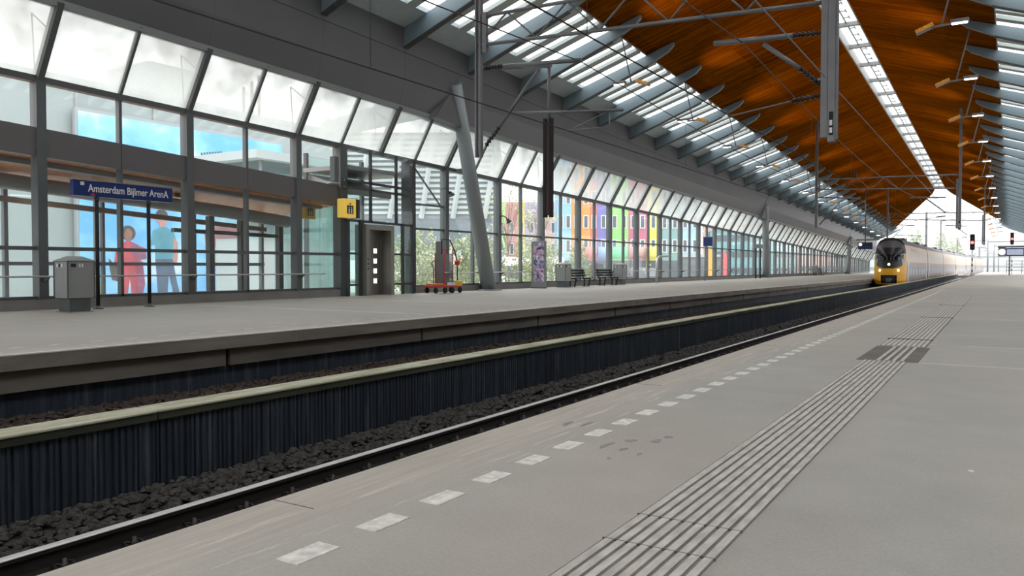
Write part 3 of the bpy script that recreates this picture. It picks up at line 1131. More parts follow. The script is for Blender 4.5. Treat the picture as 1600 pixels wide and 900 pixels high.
wires(-8.05, 3.98, 5.62, 'lower overhead wire above the far track', 'sagging upper overhead wire with droppers above the far track')
wires(-4.45, 3.92, 5.52, 'lower overhead wire above the near track', 'sagging upper overhead wire with droppers above the near track')
tag(MB().tube((-2.86, -12, 4.62), (-2.86, 140, 4.62), .012, 6).build('feeder_wire', 'steel_l'), 'pale feeder wire passing the right mast of the nearest portal', 'wire')
tag(MB().tube((-17.7, -12, zr(8.0, -12)), (-17.7, 145, zr(8.0, 145)), .012, 6).build('safety_cable', 'wire'), 'dark cable strung along the face of the big grey girder', 'wire')

# ------------------------------------------------------------------ furniture on the far platform
def make_bin():
    t = empty('litter_bin')
    MB().bbox(-.22, .22, -.24, .24, 0, .32, .02).build('base', 'bin_base', t)
    MB().box(-.26, .26, -.28, .28, 0, .018).build('foot_plate', 'steel_l', t)
    b = outward(MB().bbox(-.27, .27, -.30, .30, .31, 1.13, .012).build('body', 'bin', t))
    m = MB().loft([[(-.28, -.31, 1.13), (.28, -.31, 1.13), (.28, .31, 1.13), (-.28, .31, 1.13)], [(-.28, -.31, 1.15), (.28, -.31, 1.15), (.28, .31, 1.15), (-.28, .31, 1.15)],
                   [(-.10, -.12, 1.245), (.10, -.12, 1.245), (.10, .12, 1.245), (-.10, .12, 1.245)]])
    outward(m.build('lid', 'bin', t))
    m = MB()
    for sx in (-1, 1):
        for sy in (-1, 1):
            m.box(sx * .272 - .012, sx * .272 + .012, sy * .302 - .012, sy * .302 + .012, .31, 1.13)
    m.build('corner_trim', 'bin_base', t)
    # slots on two faces
    for y in (-.17, ):
        MB().box(.262, .274, y - .055, y + .055, 1.0, 1.08).build('slot', 'black', t)
    for y in (-.03, .03):
        MB().box(.262, .274, y - .018, y + .018, 1.0, 1.08).build('slot_label', 'white', t)
    for x in (-.14, -.05, .04):
        MB().box(x - .028, x + .028, -.304, -.292, 1.0, 1.08).build('slot_label', 'white' if x != -.05 else 'black', t)
    return t


binp = make_bin()
spots = [(-17.62, 9.86, 'grey pyramid-topped litter bin left of the blue station name board'), (-18.35, 34.55, 'litter bin between the poster pillar and the first bench'),
         (-18.55, 41.9, 'litter bin at the far end of the second bench'), (-18.6, 99., 'distant litter bin far down the far platform, beside the distant bench')]
for i, (x, y, lab) in enumerate(spots):
    b = binp if i == 0 else copy_tree(binp)
    b.location = (x, y, 0)
    tag(b, lab, 'bin', 'litter bins on the far platform')


def make_bench():
    """steel bench seen from the tracks: slatted seat and back, two leg frames"""
    t = empty('platform_bench')
    ln = 2.1
    for i in range(4):
        MB().bbox(-.02 + .115 * i, .075 + .115 * i, 0, ln, .42, .45, .008).build('seat_slat', 'black', t)
    for i in range(3):
        z = .56 + .13 * i
        x = -.06 - .03 * i
        MB().bar((x, 0, z), (x, ln, z), .025, .09).build('back_slat', 'black', t)
    for y in (.25, ln - .25):
        m = MB().bar((.36, y, .42), (.26, y, 0), .06, .05)
        m.bar((.30, y, .40), (-.08, y, .40), .05, .05)
        m.bar((-.04, y, .40), (-.15, y, .90), .05, .05)
        m.bar((.02, y, .40), (.02, y, 0), .06, .05)
        m.box(-.08, .34, y - .04, y + .04, 0, .02)
        m.build('leg', 'black', t)
    for y in (.06, ln - .06):
        MB().path([(-.08, y, .60), (.20, y, .64), (.36, y, .60), (.38, y, .45)], .02, 6).build('armrest', 'steel_l', t)
    MB().tube((-.15, 0, .90), (-.15, ln, .90), .022, 8).build('top_rail', 'steel_l', t)
    return t


bp = make_bench()
for i, (x, y, lab) in enumerate([(-18.5, 35.3, 'dark slatted bench nearest the poster pillar'), (-18.55, 38.9, 'dark slatted bench between the first bench and the farther bin'),
                                 (-18.6, 101., 'distant dark bench far down the far platform')]):
    b = bp if i == 0 else copy_tree(bp)
    b.location = (x, y, 0)
    tag(b, lab, 'bench', 'benches on the far platform')

# station name board
t = thing('station_sign', 'blue station name board with white lettering on two dark posts', 'sign', (-18.3, 10.1, 0))
b = outward(MB().bbox(-.07, .07, .10, 2.68, 2.67, 3.03, .012).build('board', 'blue', t))
text_mesh('lettering', 'Amsterdam Bijlmer ArenA', .25, 'white', b, Matrix.Translation((.074, 1.50, 2.855)) @ FACE_X, .003, 2.10)
MB().box(.070, .078, .27, .36, 2.92, 3.00).build('white_square', 'white', b)
MB().prism([(.50, 2.69), (.63, 2.69), (.60, 2.73), (.565, 2.75), (.53, 2.73)], 'x', .070, .076).build('red_sticker', 'red', b)
MB().box(-.08, .08, .08, 2.70, 3.03, 3.055).build('top_cap', 'steel_l', b)
for y in (.70, 2.04):
    p = MB().tube((0, y, 0), (0, y, 2.66), .045, 12).build('post', 'black', t)
    MB().lathe([(.12, 0), (.12, .02), (.06, .03), (.05, .08)], (0, y, 0), 12).build('foot_plate', 'steel', p)
    MB().lathe([(.055, 2.58), (.055, 2.66), (.02, 2.67)], (0, y, 0), 10).build('collar', 'steel_d', p)

# second name board, end on and far away
t = thing('station_sign', 'distant station name board on two dark posts before the second slanted column', 'sign', (-18.1, 69.5, 0))
MB().bbox(-.07, .07, 0, 2.6, 2.67, 3.03, .012).build('board', 'steel_l', t)
for y in (.5, 2.0):
    MB().tube((0, y, 0), (0, y, 2.66), .06, 10).build('post', 'black', t)

# small square blue sign on a post
t = thing('square_sign', 'small square blue sign on a thin grey post', 'sign', (-18.2, 56.9, 0))
MB().box(-.33, .33, -.05, .05, 2.55, 3.2).build('panel', 'blue', t)
MB().box(-.35, .35, -.06, .06, 3.2, 3.24).build('panel_rim', 'steel_l', t)
MB().tube((-.25, .09, 0), (-.25, .09, 3.1), .045, 10).build('post', 'steel_l', t)

# bent steel hoop beyond the benches
t = tag(MB().path([(-18.4, 47.2, 0), (-18.4, 47.2, 1.25), (-18.4, 47.35, 1.55), (-18.4, 47.7, 1.68), (-18.4, 49.4, 1.72)], .06, 10).build('steel_hoop', 'rail_tube'),
        'bent steel tube standing on the far platform past the benches', 'hoop')

# poster pillar
t = thing('poster_pillar', 'slim grey pillar with a purple poster left of the benches', 'poster pillar', (-18.6, 32.55, 0), rz=math.radians(12))
b = outward(MB().bbox(-.34, .34, -.12, .12, 0, 2.24, .02).build('pillar_body', 'steel_l', t))
MB().box(-.22, .30, -.132, -.115, .30, 2.16).build('poster', 'poster', b)
outward(MB().bbox(-.36, .36, -.14, .14, 0, .06, .01).build('plinth', 'steel', t))

# lift
lift = thing('lift', 'grey steel lift portal with a door of four small lit windows', 'lift', (-18.95, 20.72, 0))
m = MB()
outer = [(0, 0), (0, 2.5), (1.5, 2.5), (1.5, 0), (1.32, 0), (1.32, 2.32), (.18, 2.32), (.18, 0)]
outward(MB().prism(outer, 'x', -.35, .18).build('portal_frame', 'lift', lift))
d = MB().box(-.30, -.24, .17, 1.33, 0, 2.32).build('door', 'lift_d', lift)
MB().box(-.245, -.235, 1.14, 1.155, 0, 2.3).build('door_seam', 'black', d)
for z in (.42, .78, 1.14, 1.50):
    MB().box(-.24, -.225, .84, 1.0, z, z + .17).build('lit_window', 'lamp_small', d)
for z in (.95, 1.12, 1.28):
    MB().lathe([(.03, 0), (.03, .012), (.01, .014)], (.18, .09, z), 10, (1, 0, 0)).build('call_button', 'black', lift)

# glazed lift shaft around it
sh = thing('wall_lift_shaft', 'glazed lift shaft set into the station wall', 'lift shaft', kind='structure')
for y, x in ((20.0, -18.95), (22.9, -18.95), (23.5, -18.95), (20.62, -18.95)):
    MB().box(x - .05, x + .05, y - .045, y + .045, 0, 2.62).build('shaft_post', 'steel_d', sh)
for y in (21.2, 22.6):
    MB().box(-19.05, -18.95, y - .035, y + .035, 2.6, zr(ZMID, y) - .02).build('shaft_post', 'steel_d', sh)
for z in (2.6, 3.72, 3.96):
    MB().bar((-19.0, 19.9, z + .02), (-19.0, 23.6, z - .03), .10, .08).build('shaft_rail', 'steel_d', sh)
for z in (.35, 1.44):
    MB().box(-19.0, -18.92, 20.0, 20.7, z, z + .07).build('shaft_rail', 'steel_d', sh)
    MB().box(-19.0, -18.92, 22.25, 23.55, z, z + .07).build('shaft_rail', 'steel_d', sh)
MB().quad((-18.97, 20.0, .02), (-18.97, 20.7, .02), (-18.97, 20.7, 2.6), (-18.97, 20.0, 2.6)).build('shaft_pane', 'glass_g', sh)
MB().quad((-18.97, 22.25, .02), (-18.97, 23.55, .02), (-18.97, 23.55, 2.6), (-18.97, 22.25, 2.6)).build('shaft_pane', 'glass_g', sh)
MB().quad((-19.0, 20.0, 2.62), (-19.0, 23.55, 2.62), (-19.0, 23.55, zr(ZMID, 23.5)), (-19.0, 20.0, zr(ZMID, 20))).build('shaft_pane', 'glass_v', sh)
MB().box(-21.3, -21.2, 20.3, 23.2, 0, 5.0).build('shaft_back_frame', 'glass_g', sh)
for y in (20.3, 23.2):
    MB().box(-21.32, -21.18, y - .06, y + .06, 0, 5.1).build('shaft_post', 'steel_d', sh)
MB().box(-21.3, -19.2, 20.2, 23.3, 4.4, 4.55).build('shaft_roof', 'steel_l', sh)
MB().prism([(-21.2, 3.9), (-19.4, 3.55), (-19.4, 3.75), (-21.2, 4.35)], 'y', 20.4, 22.8).build('lift_car_roof', 'steel_l', sh)

# lift pictogram signs
def pictogram(loc, label, s, lit):
    t = thing('pictogram_sign', label, 'sign', loc, group='yellow lift signs')
    b = outward(MB().bbox(-.17 * s, .17 * s, -.30 * s, .30 * s, -.33 * s, .33 * s, .015).build('box', 'yellow_lit' if lit else 'yellow', t))
    MB().box(.165 * s, .178 * s, -.16 * s, .16 * s, -.20 * s, .10 * s).build('dark_square', 'train_mask', b)
    # two standing figures under a pair of arrows
    mm = MB()
    for y in (-.06 * s, .06 * s):
        mm.box(.176 * s, .186 * s, y - .028 * s, y + .028 * s, -.18 * s, -.02 * s)
        mm.lathe([(.026 * s, 0), (.026 * s, .01)], (.176 * s, y, .02 * s), 10, (1, 0, 0))
    mm.build('pictogram', 'white', b)
    mm = MB()
    mm.prism([(-.05 * s, .13 * s), (.05 * s, .13 * s), (0, .20 * s)], 'x', .166 * s, .176 * s)
    mm.build('arrow', 'train_mask', b)
    MB().tube((0, 0, .33 * s), (0, 0, .55 * s), .02, 6).build('hanger', 'steel_d', t)
    return t


pictogram((-18.72, 19.70, 2.98), 'bright yellow lift sign on the post above the lift', .95, True)
pictogram((-20.2, 19.35, 2.92), 'duller yellow sign behind the glass left of the bright lift sign', .80, False)
MB().bar((-19.1, 19.95, 3.35), (-18.72, 19.70, 3.42), .05, .05).build('sign_bracket', 'steel_d', wl)
MB().box(-18.9, -18.55, 20.05, 20.16, 2.66, 3.3).build('dark_sign_back', 'train_mask', wl)

# cctv housing on the post
t = thing('security_camera', 'grey security camera housing on the post above the yellow sign', 'camera', (-18.95, 19.35, 3.75))
outward(MB().bbox(-.10, .14, -.10, .10, .10, .95, .02).build('housing', 'steel', t))
MB().lathe([(.20, 0), (.21, .05), (.12, .10)], (.10, -.15, -.02), 14).build('dome_base', 'steel_l', t)
MB().box(-.15, .05, -.03, .03, .05, .12).build('bracket', 'steel', t)


def speaker(loc, label):
    t = thing('horn_speaker', label, 'loudspeaker', loc, group='horn speakers on the glazed wall')
    MB().path([(-.30, 0, .30), (-.12, 0, .34), (0, .10, .25), (0, .18, .10)], .025, 8).build('arm', 'steel_d', t)
    MB().lathe([(.04, .0), (.05, .05), (.13, .18), (.145, .21), (.12, .20)], (0, .20, .22), 16, (.35, .3, -1)).build('horn', 'steel_d', t)


speaker((-18.95, 25.7, 3.85), 'grey horn speaker on the post left of the slanted column')
speaker((-18.95, 30.1, 2.98), 'dark horn speaker on the post right of the slanted column')

# luggage trolley / cleaning cart
t = thing('luggage_trolley', 'red luggage cart with wire cage and yellow crate before the glazed wall', 'trolley', (-18.35, 23.75, 0), rz=math.radians(90 - 8))
MB().bbox(0, 1.5, -.28, .28, .22, .30, .015).build('deck', 'red', t)
MB().bbox(.05, .62, -.25, .25, .30, .38, .02).build('crate', 'orange', t)
MB().bbox(1.16, 1.52, -.30, -.02, .26, .48, .03).build('crate', 'yellow', t)
for x in (.10, .60, 1.0, 1.42):
    for y in ((-.24, .24) if x in (.10, 1.42) else (-.24,)):
        w = MB().lathe([(.03, -.03), (.10, -.03), (.115, -.015), (.115, .015), (.10, .03), (.03, .03)], (x, y, .115), 16, (0, 1, 0)).build('wheel', 'black', t)
        MB().bar((x, y, .12), (x, y, .24), .05, .03).build('fork', 'steel', w)
for x, zt_ in ((.55, 1.55), (1.02, 1.72)):
    MB().tube((x, -.24, .30), (x, -.24, zt_), .022, 8).build('cage_post', 'red', t)
    MB().tube((x, .24, .30), (x, .24, zt_), .022, 8).build('cage_post', 'red', t)
m = MB()
for i in range(11):
    x = .60 + .04 * i
    m.tube((x, -.24, .32), (x, -.24, 1.52), .010, 5)
for z in (.45, 1.0, 1.5):
    m.tube((.55, -.24, z), (1.02, -.24, z), .010, 5)
m.build('wire_cage', 'steel_l', t)
MB().box(.56, 1.0, .20, .23, .32, 2.0).build('cage_back', 'steel_l', t)
MB().path([(.56, -.1, 1.5), (.56, -.1, 2.06), (1.0, -.1, 2.06), (1.28, -.1, 1.62), (1.42, -.1, 1.2), (1.42, -.1, .3)], .022, 8).build('tall_handle', 'black', t)
MB().path([(.12, -.1, .38), (.12, -.1, .95), (.02, -.1, 1.12), (.10, -.1, 1.24), (.45, -.1, 1.24)], .020, 8).build('hand_loop', 'steel', t)
MB().path([(.50, -.2, 1.66), (.66, -.2, 1.66), (.74, -.2, 1.52), (.70, -.2, 1.32), (.60, -.2, 1.0)], .020, 8).build('hand_loop', 'red', t)
MB().bbox(1.34, 1.48, -.20, -.02, 1.08, 1.26, .03).build('lever_block', 'red', t)
MB().path([(1.1, -.1, .86), (1.10, -.1, .60), (1.25, -.1, .42)], .02, 8).build('brake_cable', 'black', t)
MB().box(.70, 1.15, -.27, -.25, .30, .42).build('white_tray', 'white', t)

# ------------------------------------------------------------------ train
TX = -8.18


def curve_x(y):
    return TX + (0 if y < 90 else (y - 90) ** 2 * 1.9e-4)


def curve_a(y):
    return 0 if y < 90 else math.atan(2 * 1.9e-4 * (y - 90))


def outline(w=1.27, z0=-.52, z1=3.62, n=11):
    """half-width outline, bottom right round over the roof to bottom left"""
    pts = [(w * .90, z0), (w, z0 + .25), (w, .3), (w, 1.0), (w, 1.45), (w * .995, 2.0), (w * .95, 2.55), (w * .86, 3.0), (w * .68, 3.38), (w * .42, 3.56), (w * .15, z1)]
    return pts + [(-x, z) for x, z in pts[::-1]]


train = thing('train', 'yellow double-deck train with dark cab arriving on the far track', 'train', (TX, 76.0, 0))
OUT = outline()


def loc(y, x, z):
    """point of the train section at track distance y, in the train's own frame"""
    a = curve_a(y)
    return (curve_x(y) - TX + x * math.cos(a), y - 76.0 - x * math.sin(a), z)


def nose_y(x, z):
    k = min(1, abs(x) / 1.27)
    slope = 0 if z < .5 else (z - .5) * .16 + max(0, z - 1.9) ** 2 * .42
    under = max(0, -.2 - z) * .5
    return .06 + .85 * k ** 2.4 + slope + under


RINGS = [0, .12, .24, .36, .48, .6, .7, .78, .85, .91, .96, 1.0]
fine = []
for i in range(len(OUT)):
    a, b = OUT[i], OUT[(i + 1) % len(OUT)]
    for k in range(3):
        fine.append((a[0] + (b[0] - a[0]) * k / 3, a[1] + (b[1] - a[1]) * k / 3))
groups = {'cab_front': ([], []), 'cab_mask': ([], []), 'windscreen': ([], []), 'coupler_recess': ([], []), 'cab_roof': ([], [])}
ZC = 1.4
nv = len(fine)
grid = [[(k * x, ZC + k * (z - ZC)) for x, z in fine] for k in RINGS]


def region(x, z):
    if abs(x) < .62 and -.38 < z < .28:
        return 'coupler_recess'
    lim = .88 + .30 * (abs(x) / 1.27) ** 2
    if abs(x) < .80 and 1.62 < z < 2.12:
        return 'windscreen'
    if z > 2.75:
        return 'cab_roof'
    if z > lim and abs(x) < 1.10 - .28 * max(0, 1.5 - z):
        return 'cab_mask'
    if z > 2.2:
        return 'cab_roof'
    return 'cab_front'


# a dense front so that the regions have clean outlines
NX, NZ = 44, 70
def halfw(z):
    pts = OUT[:11]
    if z <= pts[0][1]:
        return pts[0][0]
    for (xa, za), (xb, zb_) in zip(pts, pts[1:]):
        if za <= z <= zb_:
            return xa + (xb - xa) * (z - za) / (zb_ - za)
    return pts[-1][0]


cells = {}
for j in range(NZ):
    za, zb_ = -.52 + 4.14 * j / NZ, -.52 + 4.14 * (j + 1) / NZ
    for i in range(NX):
        ua, ub = -1 + 2 * i / NX, -1 + 2 * (i + 1) / NX
        wa, wb = halfw(za), halfw(zb_)
        q = [(ua * wa, za), (ub * wa, za), (ub * wb, zb_), (ua * wb, zb_)]
        cx = sum(p[0] for p in q) / 4
        cz = sum(p[1] for p in q) / 4
        cells.setdefault(region(cx, cz), []).append(q)
for nm, mt in (('cab_front', 'train_y'), ('cab_mask', 'train_mask'), ('windscreen', 'train_glass'), ('coupler_recess', 'train_dark'), ('cab_roof', 'train_roof')):
    m = MB()
    for q in cells.get(nm, []):
        dy = .18 if nm == 'coupler_recess' else 0
        m.add([(x, nose_y(x, z) + dy, z) for x, z in q], [(0, 1, 2, 3)], True)
    m.build(nm, mt, train)
# side light panels of the cab
for s in (-1, 1):
    m = MB().add([(s * 1.02, nose_y(1.02, 1.3) - .02, 1.3), (s * 1.23, nose_y(1.23, 1.45) - .03, 1.45), (s * 1.2, nose_y(1.2, 2.2) - .03, 2.2), (s * .9, nose_y(.9, 2.15) - .02, 2.15)], [(0, 1, 2, 3)])
    m.build('corner_window', 'train_trim', train)
for x, z in ((-.72, .72), (.72, .72), (0, 1.25)):
    MB().lathe([(.10, 0), (.10, .03), (.06, .05)], (x, nose_y(x, z) + .01, z), 14, (0, -1, 0)).build('headlamp', 'headlight', train)
m = MB().tube((0, .12, -.12), (0, -.20, -.12), .10, 10)
m.box(-.18, .18, -.28, -.14, -.28, .05)
m.build('coupler', 'train_roof', train)
MB().tube((.25, .1, .0), (.05, -.02, -.32), .025, 6).build('brake_hose', 'steel_l', train)
m = MB().box(-.78, .78, nose_y(0, 1.6) - .07, nose_y(0, 1.6) - .03, 1.56, 1.60)
m.build('wiper', 'black', train)

# cars: each a body with roof, upper and lower side panels, windows, doors and bogies
y = 77.45
first = True
for car in range(6):
    ln = 25.2 if car else 24.2
    ys = [y + ln * k / 6 for k in range(7)]
    roof = [p for p in OUT if p[1] >= 2.99]
    upper = [p for p in OUT if 1.4 <= p[1] <= 3.01]
    m = MB()
    m.loft([[loc(q, x, z) for x, z in roof] for q in ys], False, True, False)
    body = m.build('car_roof', 'train_roof', train)
    for s in (1, -1):
        up = [p for p in OUT if 1.4 <= p[1] <= 3.01 and p[0] * s > 0]
        dn = [p for p in OUT if p[1] <= 1.46 and p[0] * s > 0]
        if s < 0:
            up, dn = up[::-1], dn[::-1]
        MB().loft([[loc(q, x, z) for x, z in up] for q in ys], False, True, False).build('upper_side', 'train_yellow_hazed', train)
        MB().loft([[loc(q, x, z) for x, z in dn] for q in ys], False, True, False).build('lower_side', 'train_blue_hazed', train)
    MB().loft([[loc(q, x, z) for x, z in OUT] for q in (y + .02, y + .03)]).build('end_wall', 'train_dark', train)
    MB().loft([[loc(q, x, z) for x, z in OUT] for q in (y + ln - .03, y + ln - .02)]).build('end_wall', 'train_dark', train)
    # windows
    for za, zb_, nm in ((1.95, 2.42, 'upper_window'), (.25, .80, 'lower_window')):
        for k in range(6):
            ya = y + 3.2 + k * 3.2
            pts = []
            for q, z in ((ya, za), (ya + 1.5, za), (ya + 1.5, zb_), (ya, zb_)):
                pts.append(loc(q, halfw(z) + .012, z))
            MB().add(pts, [(0, 1, 2, 3)]).build(nm, 'train_trim', train)
    for ya in (y + 1.0, y + ln - 2.2):
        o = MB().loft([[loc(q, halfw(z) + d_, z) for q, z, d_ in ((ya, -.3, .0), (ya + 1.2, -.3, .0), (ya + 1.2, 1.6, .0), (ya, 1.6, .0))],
                       [loc(q, halfw(z) + d_, z) for q, z, d_ in ((ya, -.3, .02), (ya + 1.2, -.3, .02), (ya + 1.2, 1.6, .02), (ya, 1.6, .02))]]).build('door', 'train_yellow_hazed', train)
        MB().add([loc(q, halfw(z) + .024, z) for q, z in ((ya + .2, .55), (ya + 1.0, .55), (ya + 1.0, 1.45), (ya + .2, 1.45))], [(0, 1, 2, 3)]).build('door_window', 'train_glass', o)
    # bogies
    for yc in (y + 3.6, y + ln - 3.6):
        m = MB()
        for dy in (-1.1, 1.1):
            for sx in (-.75, .75):
                c = loc(yc + dy, sx, -.36)
                m.lathe([(.1, -.07), (.44, -.07), (.44, .07), (.1, .07)], c, 18, (1, 0, 0))
        a = loc(yc - 1.6, 0, -.30)
        b = loc(yc + 1.6, 0, -.30)
        m.bar(a, b, 2.5, .22)
        m.build('bogie', 'train_dark', train)
    # gangway
    MB().loft([[loc(q, x * .85, .2 + z * .85) for x, z in OUT] for q in (y + ln - .05, y + ln + .55)]).build('gangway', 'train_dark', train)
    # roof vents
    for yc in (y + 5, y + ln - 5):
        p = loc(yc, .3, 3.66)
        MB().bbox(p[0] - .45, p[0] + .45, p[1] - 1.2, p[1] + 1.2, 3.50, 3.70, .04).build('roof_unit', 'train_roof', train)
    y += ln + .5

# faint dark scribbles printed on the side of the first car
for k, (ya, za, dy, dz) in enumerate([(84.0, .1, .25, 1.0), (85.2, .3, .9, .18), (86.2, -.1, .2, .8), (88.5, .0, .25, 1.1), (89.6, .25, .2, .7), (90.6, .1, .9, .16), (92.0, .0, .2, .9),
                                      (82.5, 2.5, .7, .25), (84.0, 2.45, .4, .3), (85.2, 2.45, .5, .25), (86.6, 2.45, .4, .25), (88.0, 2.42, .7, .2)]):
    MB().add([loc(q, halfw(z) + .014, z) for q, z in ((ya, za), (ya + dy, za + .08), (ya + dy * 1.2, za + dz), (ya + dy * .2, za + dz))], [(0, 1, 2, 3)]).build('side_print', 'p_mark', train)

# nose sides join the front to the first car
ys = [.0, .25, .5, .75, 1.0]
for nm, mt, flt in (('cab_side', 'train_y', lambda p: p[1] <= 1.46), ('cab_side', 'train_yellow_hazed', lambda p: 1.4 <= p[1] <= 3.01), ('cab_side_roof', 'train_roof', lambda p: p[1] >= 2.99)):
    if nm == 'cab_side_roof':
        segs = [[p for p in OUT if flt(p)]]
    else:
        segs = [[p for p in OUT if flt(p) and p[0] > 0], [p for p in OUT if flt(p) and p[0] < 0]]
    for sg in segs:
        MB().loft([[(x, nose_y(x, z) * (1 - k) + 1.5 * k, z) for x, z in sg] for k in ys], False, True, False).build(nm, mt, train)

# ------------------------------------------------------------------ far end of the near platform
def signal(loc_, label, hp):
    t = thing('signal', label, 'railway signal', loc_, group='red railway signals')
    m = MB().tube((0, 0, 0), (0, 0, hp), .06, 10)
    m.build('post', 'white', t)
    for z in (.5, 1.1, 1.7):
        MB().tube((0, 0, z), (0, 0, z + .25), .066, 10).build('post_band', 'black', t)
    h = outward(MB().bbox(-.22, .22, -.10, .12, hp - .1, hp + 1.55, .05).build('signal_head', 'black', t))
    for i, mt in ((0, 'train_mask'), (1, 'red_light'), (2, 'train_mask')):
        z = hp + .2 + .48 * i
        MB().lathe([(.15, 0), (.15, .04), (.10, .06)], (0, -.10, z), 16, (0, -1, 0)).build('lens', mt, h)
        MB().loft([[(.17 * math.cos(a), -.10, z + .17 * math.sin(a)) for a in [PI * k / 10 for k in range(11)]],
                   [(.17 * math.cos(a), -.34, z + .17 * math.sin(a)) for a in [PI * k / 10 for k in range(11)]]], False, True, False).build('hood', 'black', h)


signal((-2.35, 95.5, 0), 'red signal on a striped post at the platform edge, right of the train', 2.9)
signal((1.55, 128., 0), 'red signal rising behind the departure display', 4.2)

t = thing('departure_display', 'hanging blue departure display with round clock near the platform end', 'display', (1.2, 114., 0))
b = outward(MB().bbox(-.45, 2.4, -.15, .15, 2.35, 3.35, .03).build('casing', 'blue', t))
MB().box(-.35, 1.35, -.17, -.15, 2.5, 3.2).build('screen', 'screen', b)
outward(MB().bbox(-1.25, -.45, -.14, .14, 2.3, 3.4, .03).build('clock_box', 'steel_l', t))
MB().lathe([(.36, 0), (.36, .03), (.33, .035)], (-.85, -.14, 2.87), 24, (0, -1, 0)).build('clock_face', 'lamp_small', t)
MB().tube((-.05, 0, 0), (-.05, 0, 2.4), .08, 10).build('post', 'steel', t)
MB().tube((2.2, 0, 0), (2.2, 0, 2.4), .08, 10).build('post', 'steel', t)
MB().box(-1.3, 2.45, -.2, .2, 3.4, 3.55).build('hood', 'steel_d', t)

t = thing('platform_bench', 'dark bench end just showing at the right edge of the near platform', 'bench', (1.02, 41., 0))
MB().bbox(0, .5, 0, 1.8, .18, .40, .03).build('seat', 'black', t)
MB().bbox(.05, .45, .1, .3, 0, .2, .01).build('leg', 'black', t)
MB().bbox(.05, .45, 1.5, 1.7, 0, .2, .01).build('leg', 'black', t)

t = thing('platform_fence', 'pale railing across the far end of the near platform', 'railing', (1.4, 150, 0))
for z in (.5, 1.0, 1.5, 2.0):
    MB().tube((-.3, 0, z), (6, 0, z), .05, 8).build('rail', 'steel_l', t)
for x in (-.3, 1.8, 3.9, 6):
    MB().tube((x, 0, 0), (x, 0, 2.05), .06, 8).build('post', 'steel_l', t)
t = thing('platform_fence', 'pale railing at the end of the far platform left of the train', 'railing', (-19, 158, 0))
for z in (.6, 1.2, 1.8):
    MB().tube((0, 0, z), (8.5, 0, z), .05, 8).build('rail', 'steel_l', t)
m = MB()
for k in range(30):
    MB().tube((k * .29, 0, 0), (k * .29, 0, 1.85), .03, 6).build('post', 'steel_l', t)

t = thing('departure_display', 'small lit display hanging over the far platform beside the train cab', 'display', (-12.6, 95., 0))
MB().bbox(-.75, .75, -.15, .15, 3.0, 3.75, .03).build('casing', 'blue', t)
MB().box(-.72, .72, -.16, -.14, 3.35, 3.72).build('screen', 'train_mask', t)
MB().lathe([(.17, 0), (.17, .03)], (-.48, -.15, 3.52), 16, (0, -1, 0)).build('clock_face', 'lamp_small', t)
MB().box(-.9, 1.4, -.2, .2, 3.95, 4.12).build('hood', 'steel_l', t)
MB().tube((0, 0, 3.7), (0, 0, zr(zl(12.6), 95)), .06, 8).build('hanger', 'steel', t)

# ------------------------------------------------------------------ outside: ground, hall behind the glass, billboard, buildings
tag(MB().box(-400, -21.5, -60, 600, -1.6, -1.2).build('forecourt_ground', 'ground'), 'pale paved forecourt outside the glazed wall', 'ground', kind='structure')
tag(MB().box(-21.5, 120, 190, 600, -1.6, -1.0).build('track_ground', 'track_stone'), 'pale open ground beyond the platform ends', 'ground', kind='structure')

# the second glazed wall of the side hall, seen through the first
hall = thing('wall_back', 'second glazed wall and boarded canopy of the side hall seen through the panes', 'wall', kind='structure')
HX = -22.6
for k, y in enumerate((-2, 1.2, 4.4, 7.6, 10.8, 13.3, 16.6, 19.4)):
    w = .10 if y != 13.3 else .07
    MB().box(HX - .08, HX + .08, y - w / 2, y + w / 2, -.1, 4.0).build('post', 'steel', hall)
    if y == 13.3:
        MB().box(HX - .08, HX + .08, y + .16, y + .23, -.1, 4.0).build('post', 'steel', hall)
for z, mt, h in ((1.05, 'steel', .10), (.0, 'steel', .2)):
    MB().box(HX - .06, HX + .06, -4, 19.5, z, z + h).build('transom', mt, hall)
MB().bar((HX + .1, -4, 3.60), (HX + .1, 19.5, 2.35), .16, .15).build('brown_transom', M('bronzed rail', (.17, .115, .09), .5), hall)
for ya, yb in ((-2, 1.2), (1.2, 4.4), (4.4, 7.6), (7.6, 10.8), (10.8, 13.3), (13.5, 16.6), (16.6, 19.4)):
    MB().quad((HX, ya, 0), (HX, yb, 0), (HX, yb, 3.4), (HX, ya, 3.4)).build('clear_pane', 'glass_v', hall)
# boarded soffit and its edge beams
m = MB().loft([[(-19.55, y, 3.62 - .05 * (y - 10)), (-22.9, y, 3.32 - .05 * (y - 10)), (-22.9, y, 3.42 - .05 * (y - 10)), (-19.55, y, 3.75 - .05 * (y - 10))] for y in (-6, 20)])
outward(m.build('soffit', 'wood_s', hall))
MB().bar((-20.0, -6, 4.36), (-20.0, 19.7, 3.16), .30, .30).build('edge_beam', 'spandrel', hall)
m = MB().path([(-22.3, 4, 3.55), (-21.6, 9.5, 3.25), (-21.0, 13.2, 2.95), (-20.8, 16.5, 2.75), (-20.8, 19, 2.55)], .20, 14)
m.build('canopy_tube', 'steel_l', hall)
MB().box(-22.6, -19.5, 20.0, 20.15, .0, 4.0).build('end_screen', 'glass_g', hall)
MB().bar((-21.7, 15.2, 2.15), (-20.9, 18.6, 2.05), .25, .12).build('conveyor_rail', 'steel_d', hall)
for y in (16.1, 17.3, 18.9):
    MB().box(-21.2, -21.0, y - .09, y + .09, 0, 2.6).build('inner_post', 'steel_d', hall)

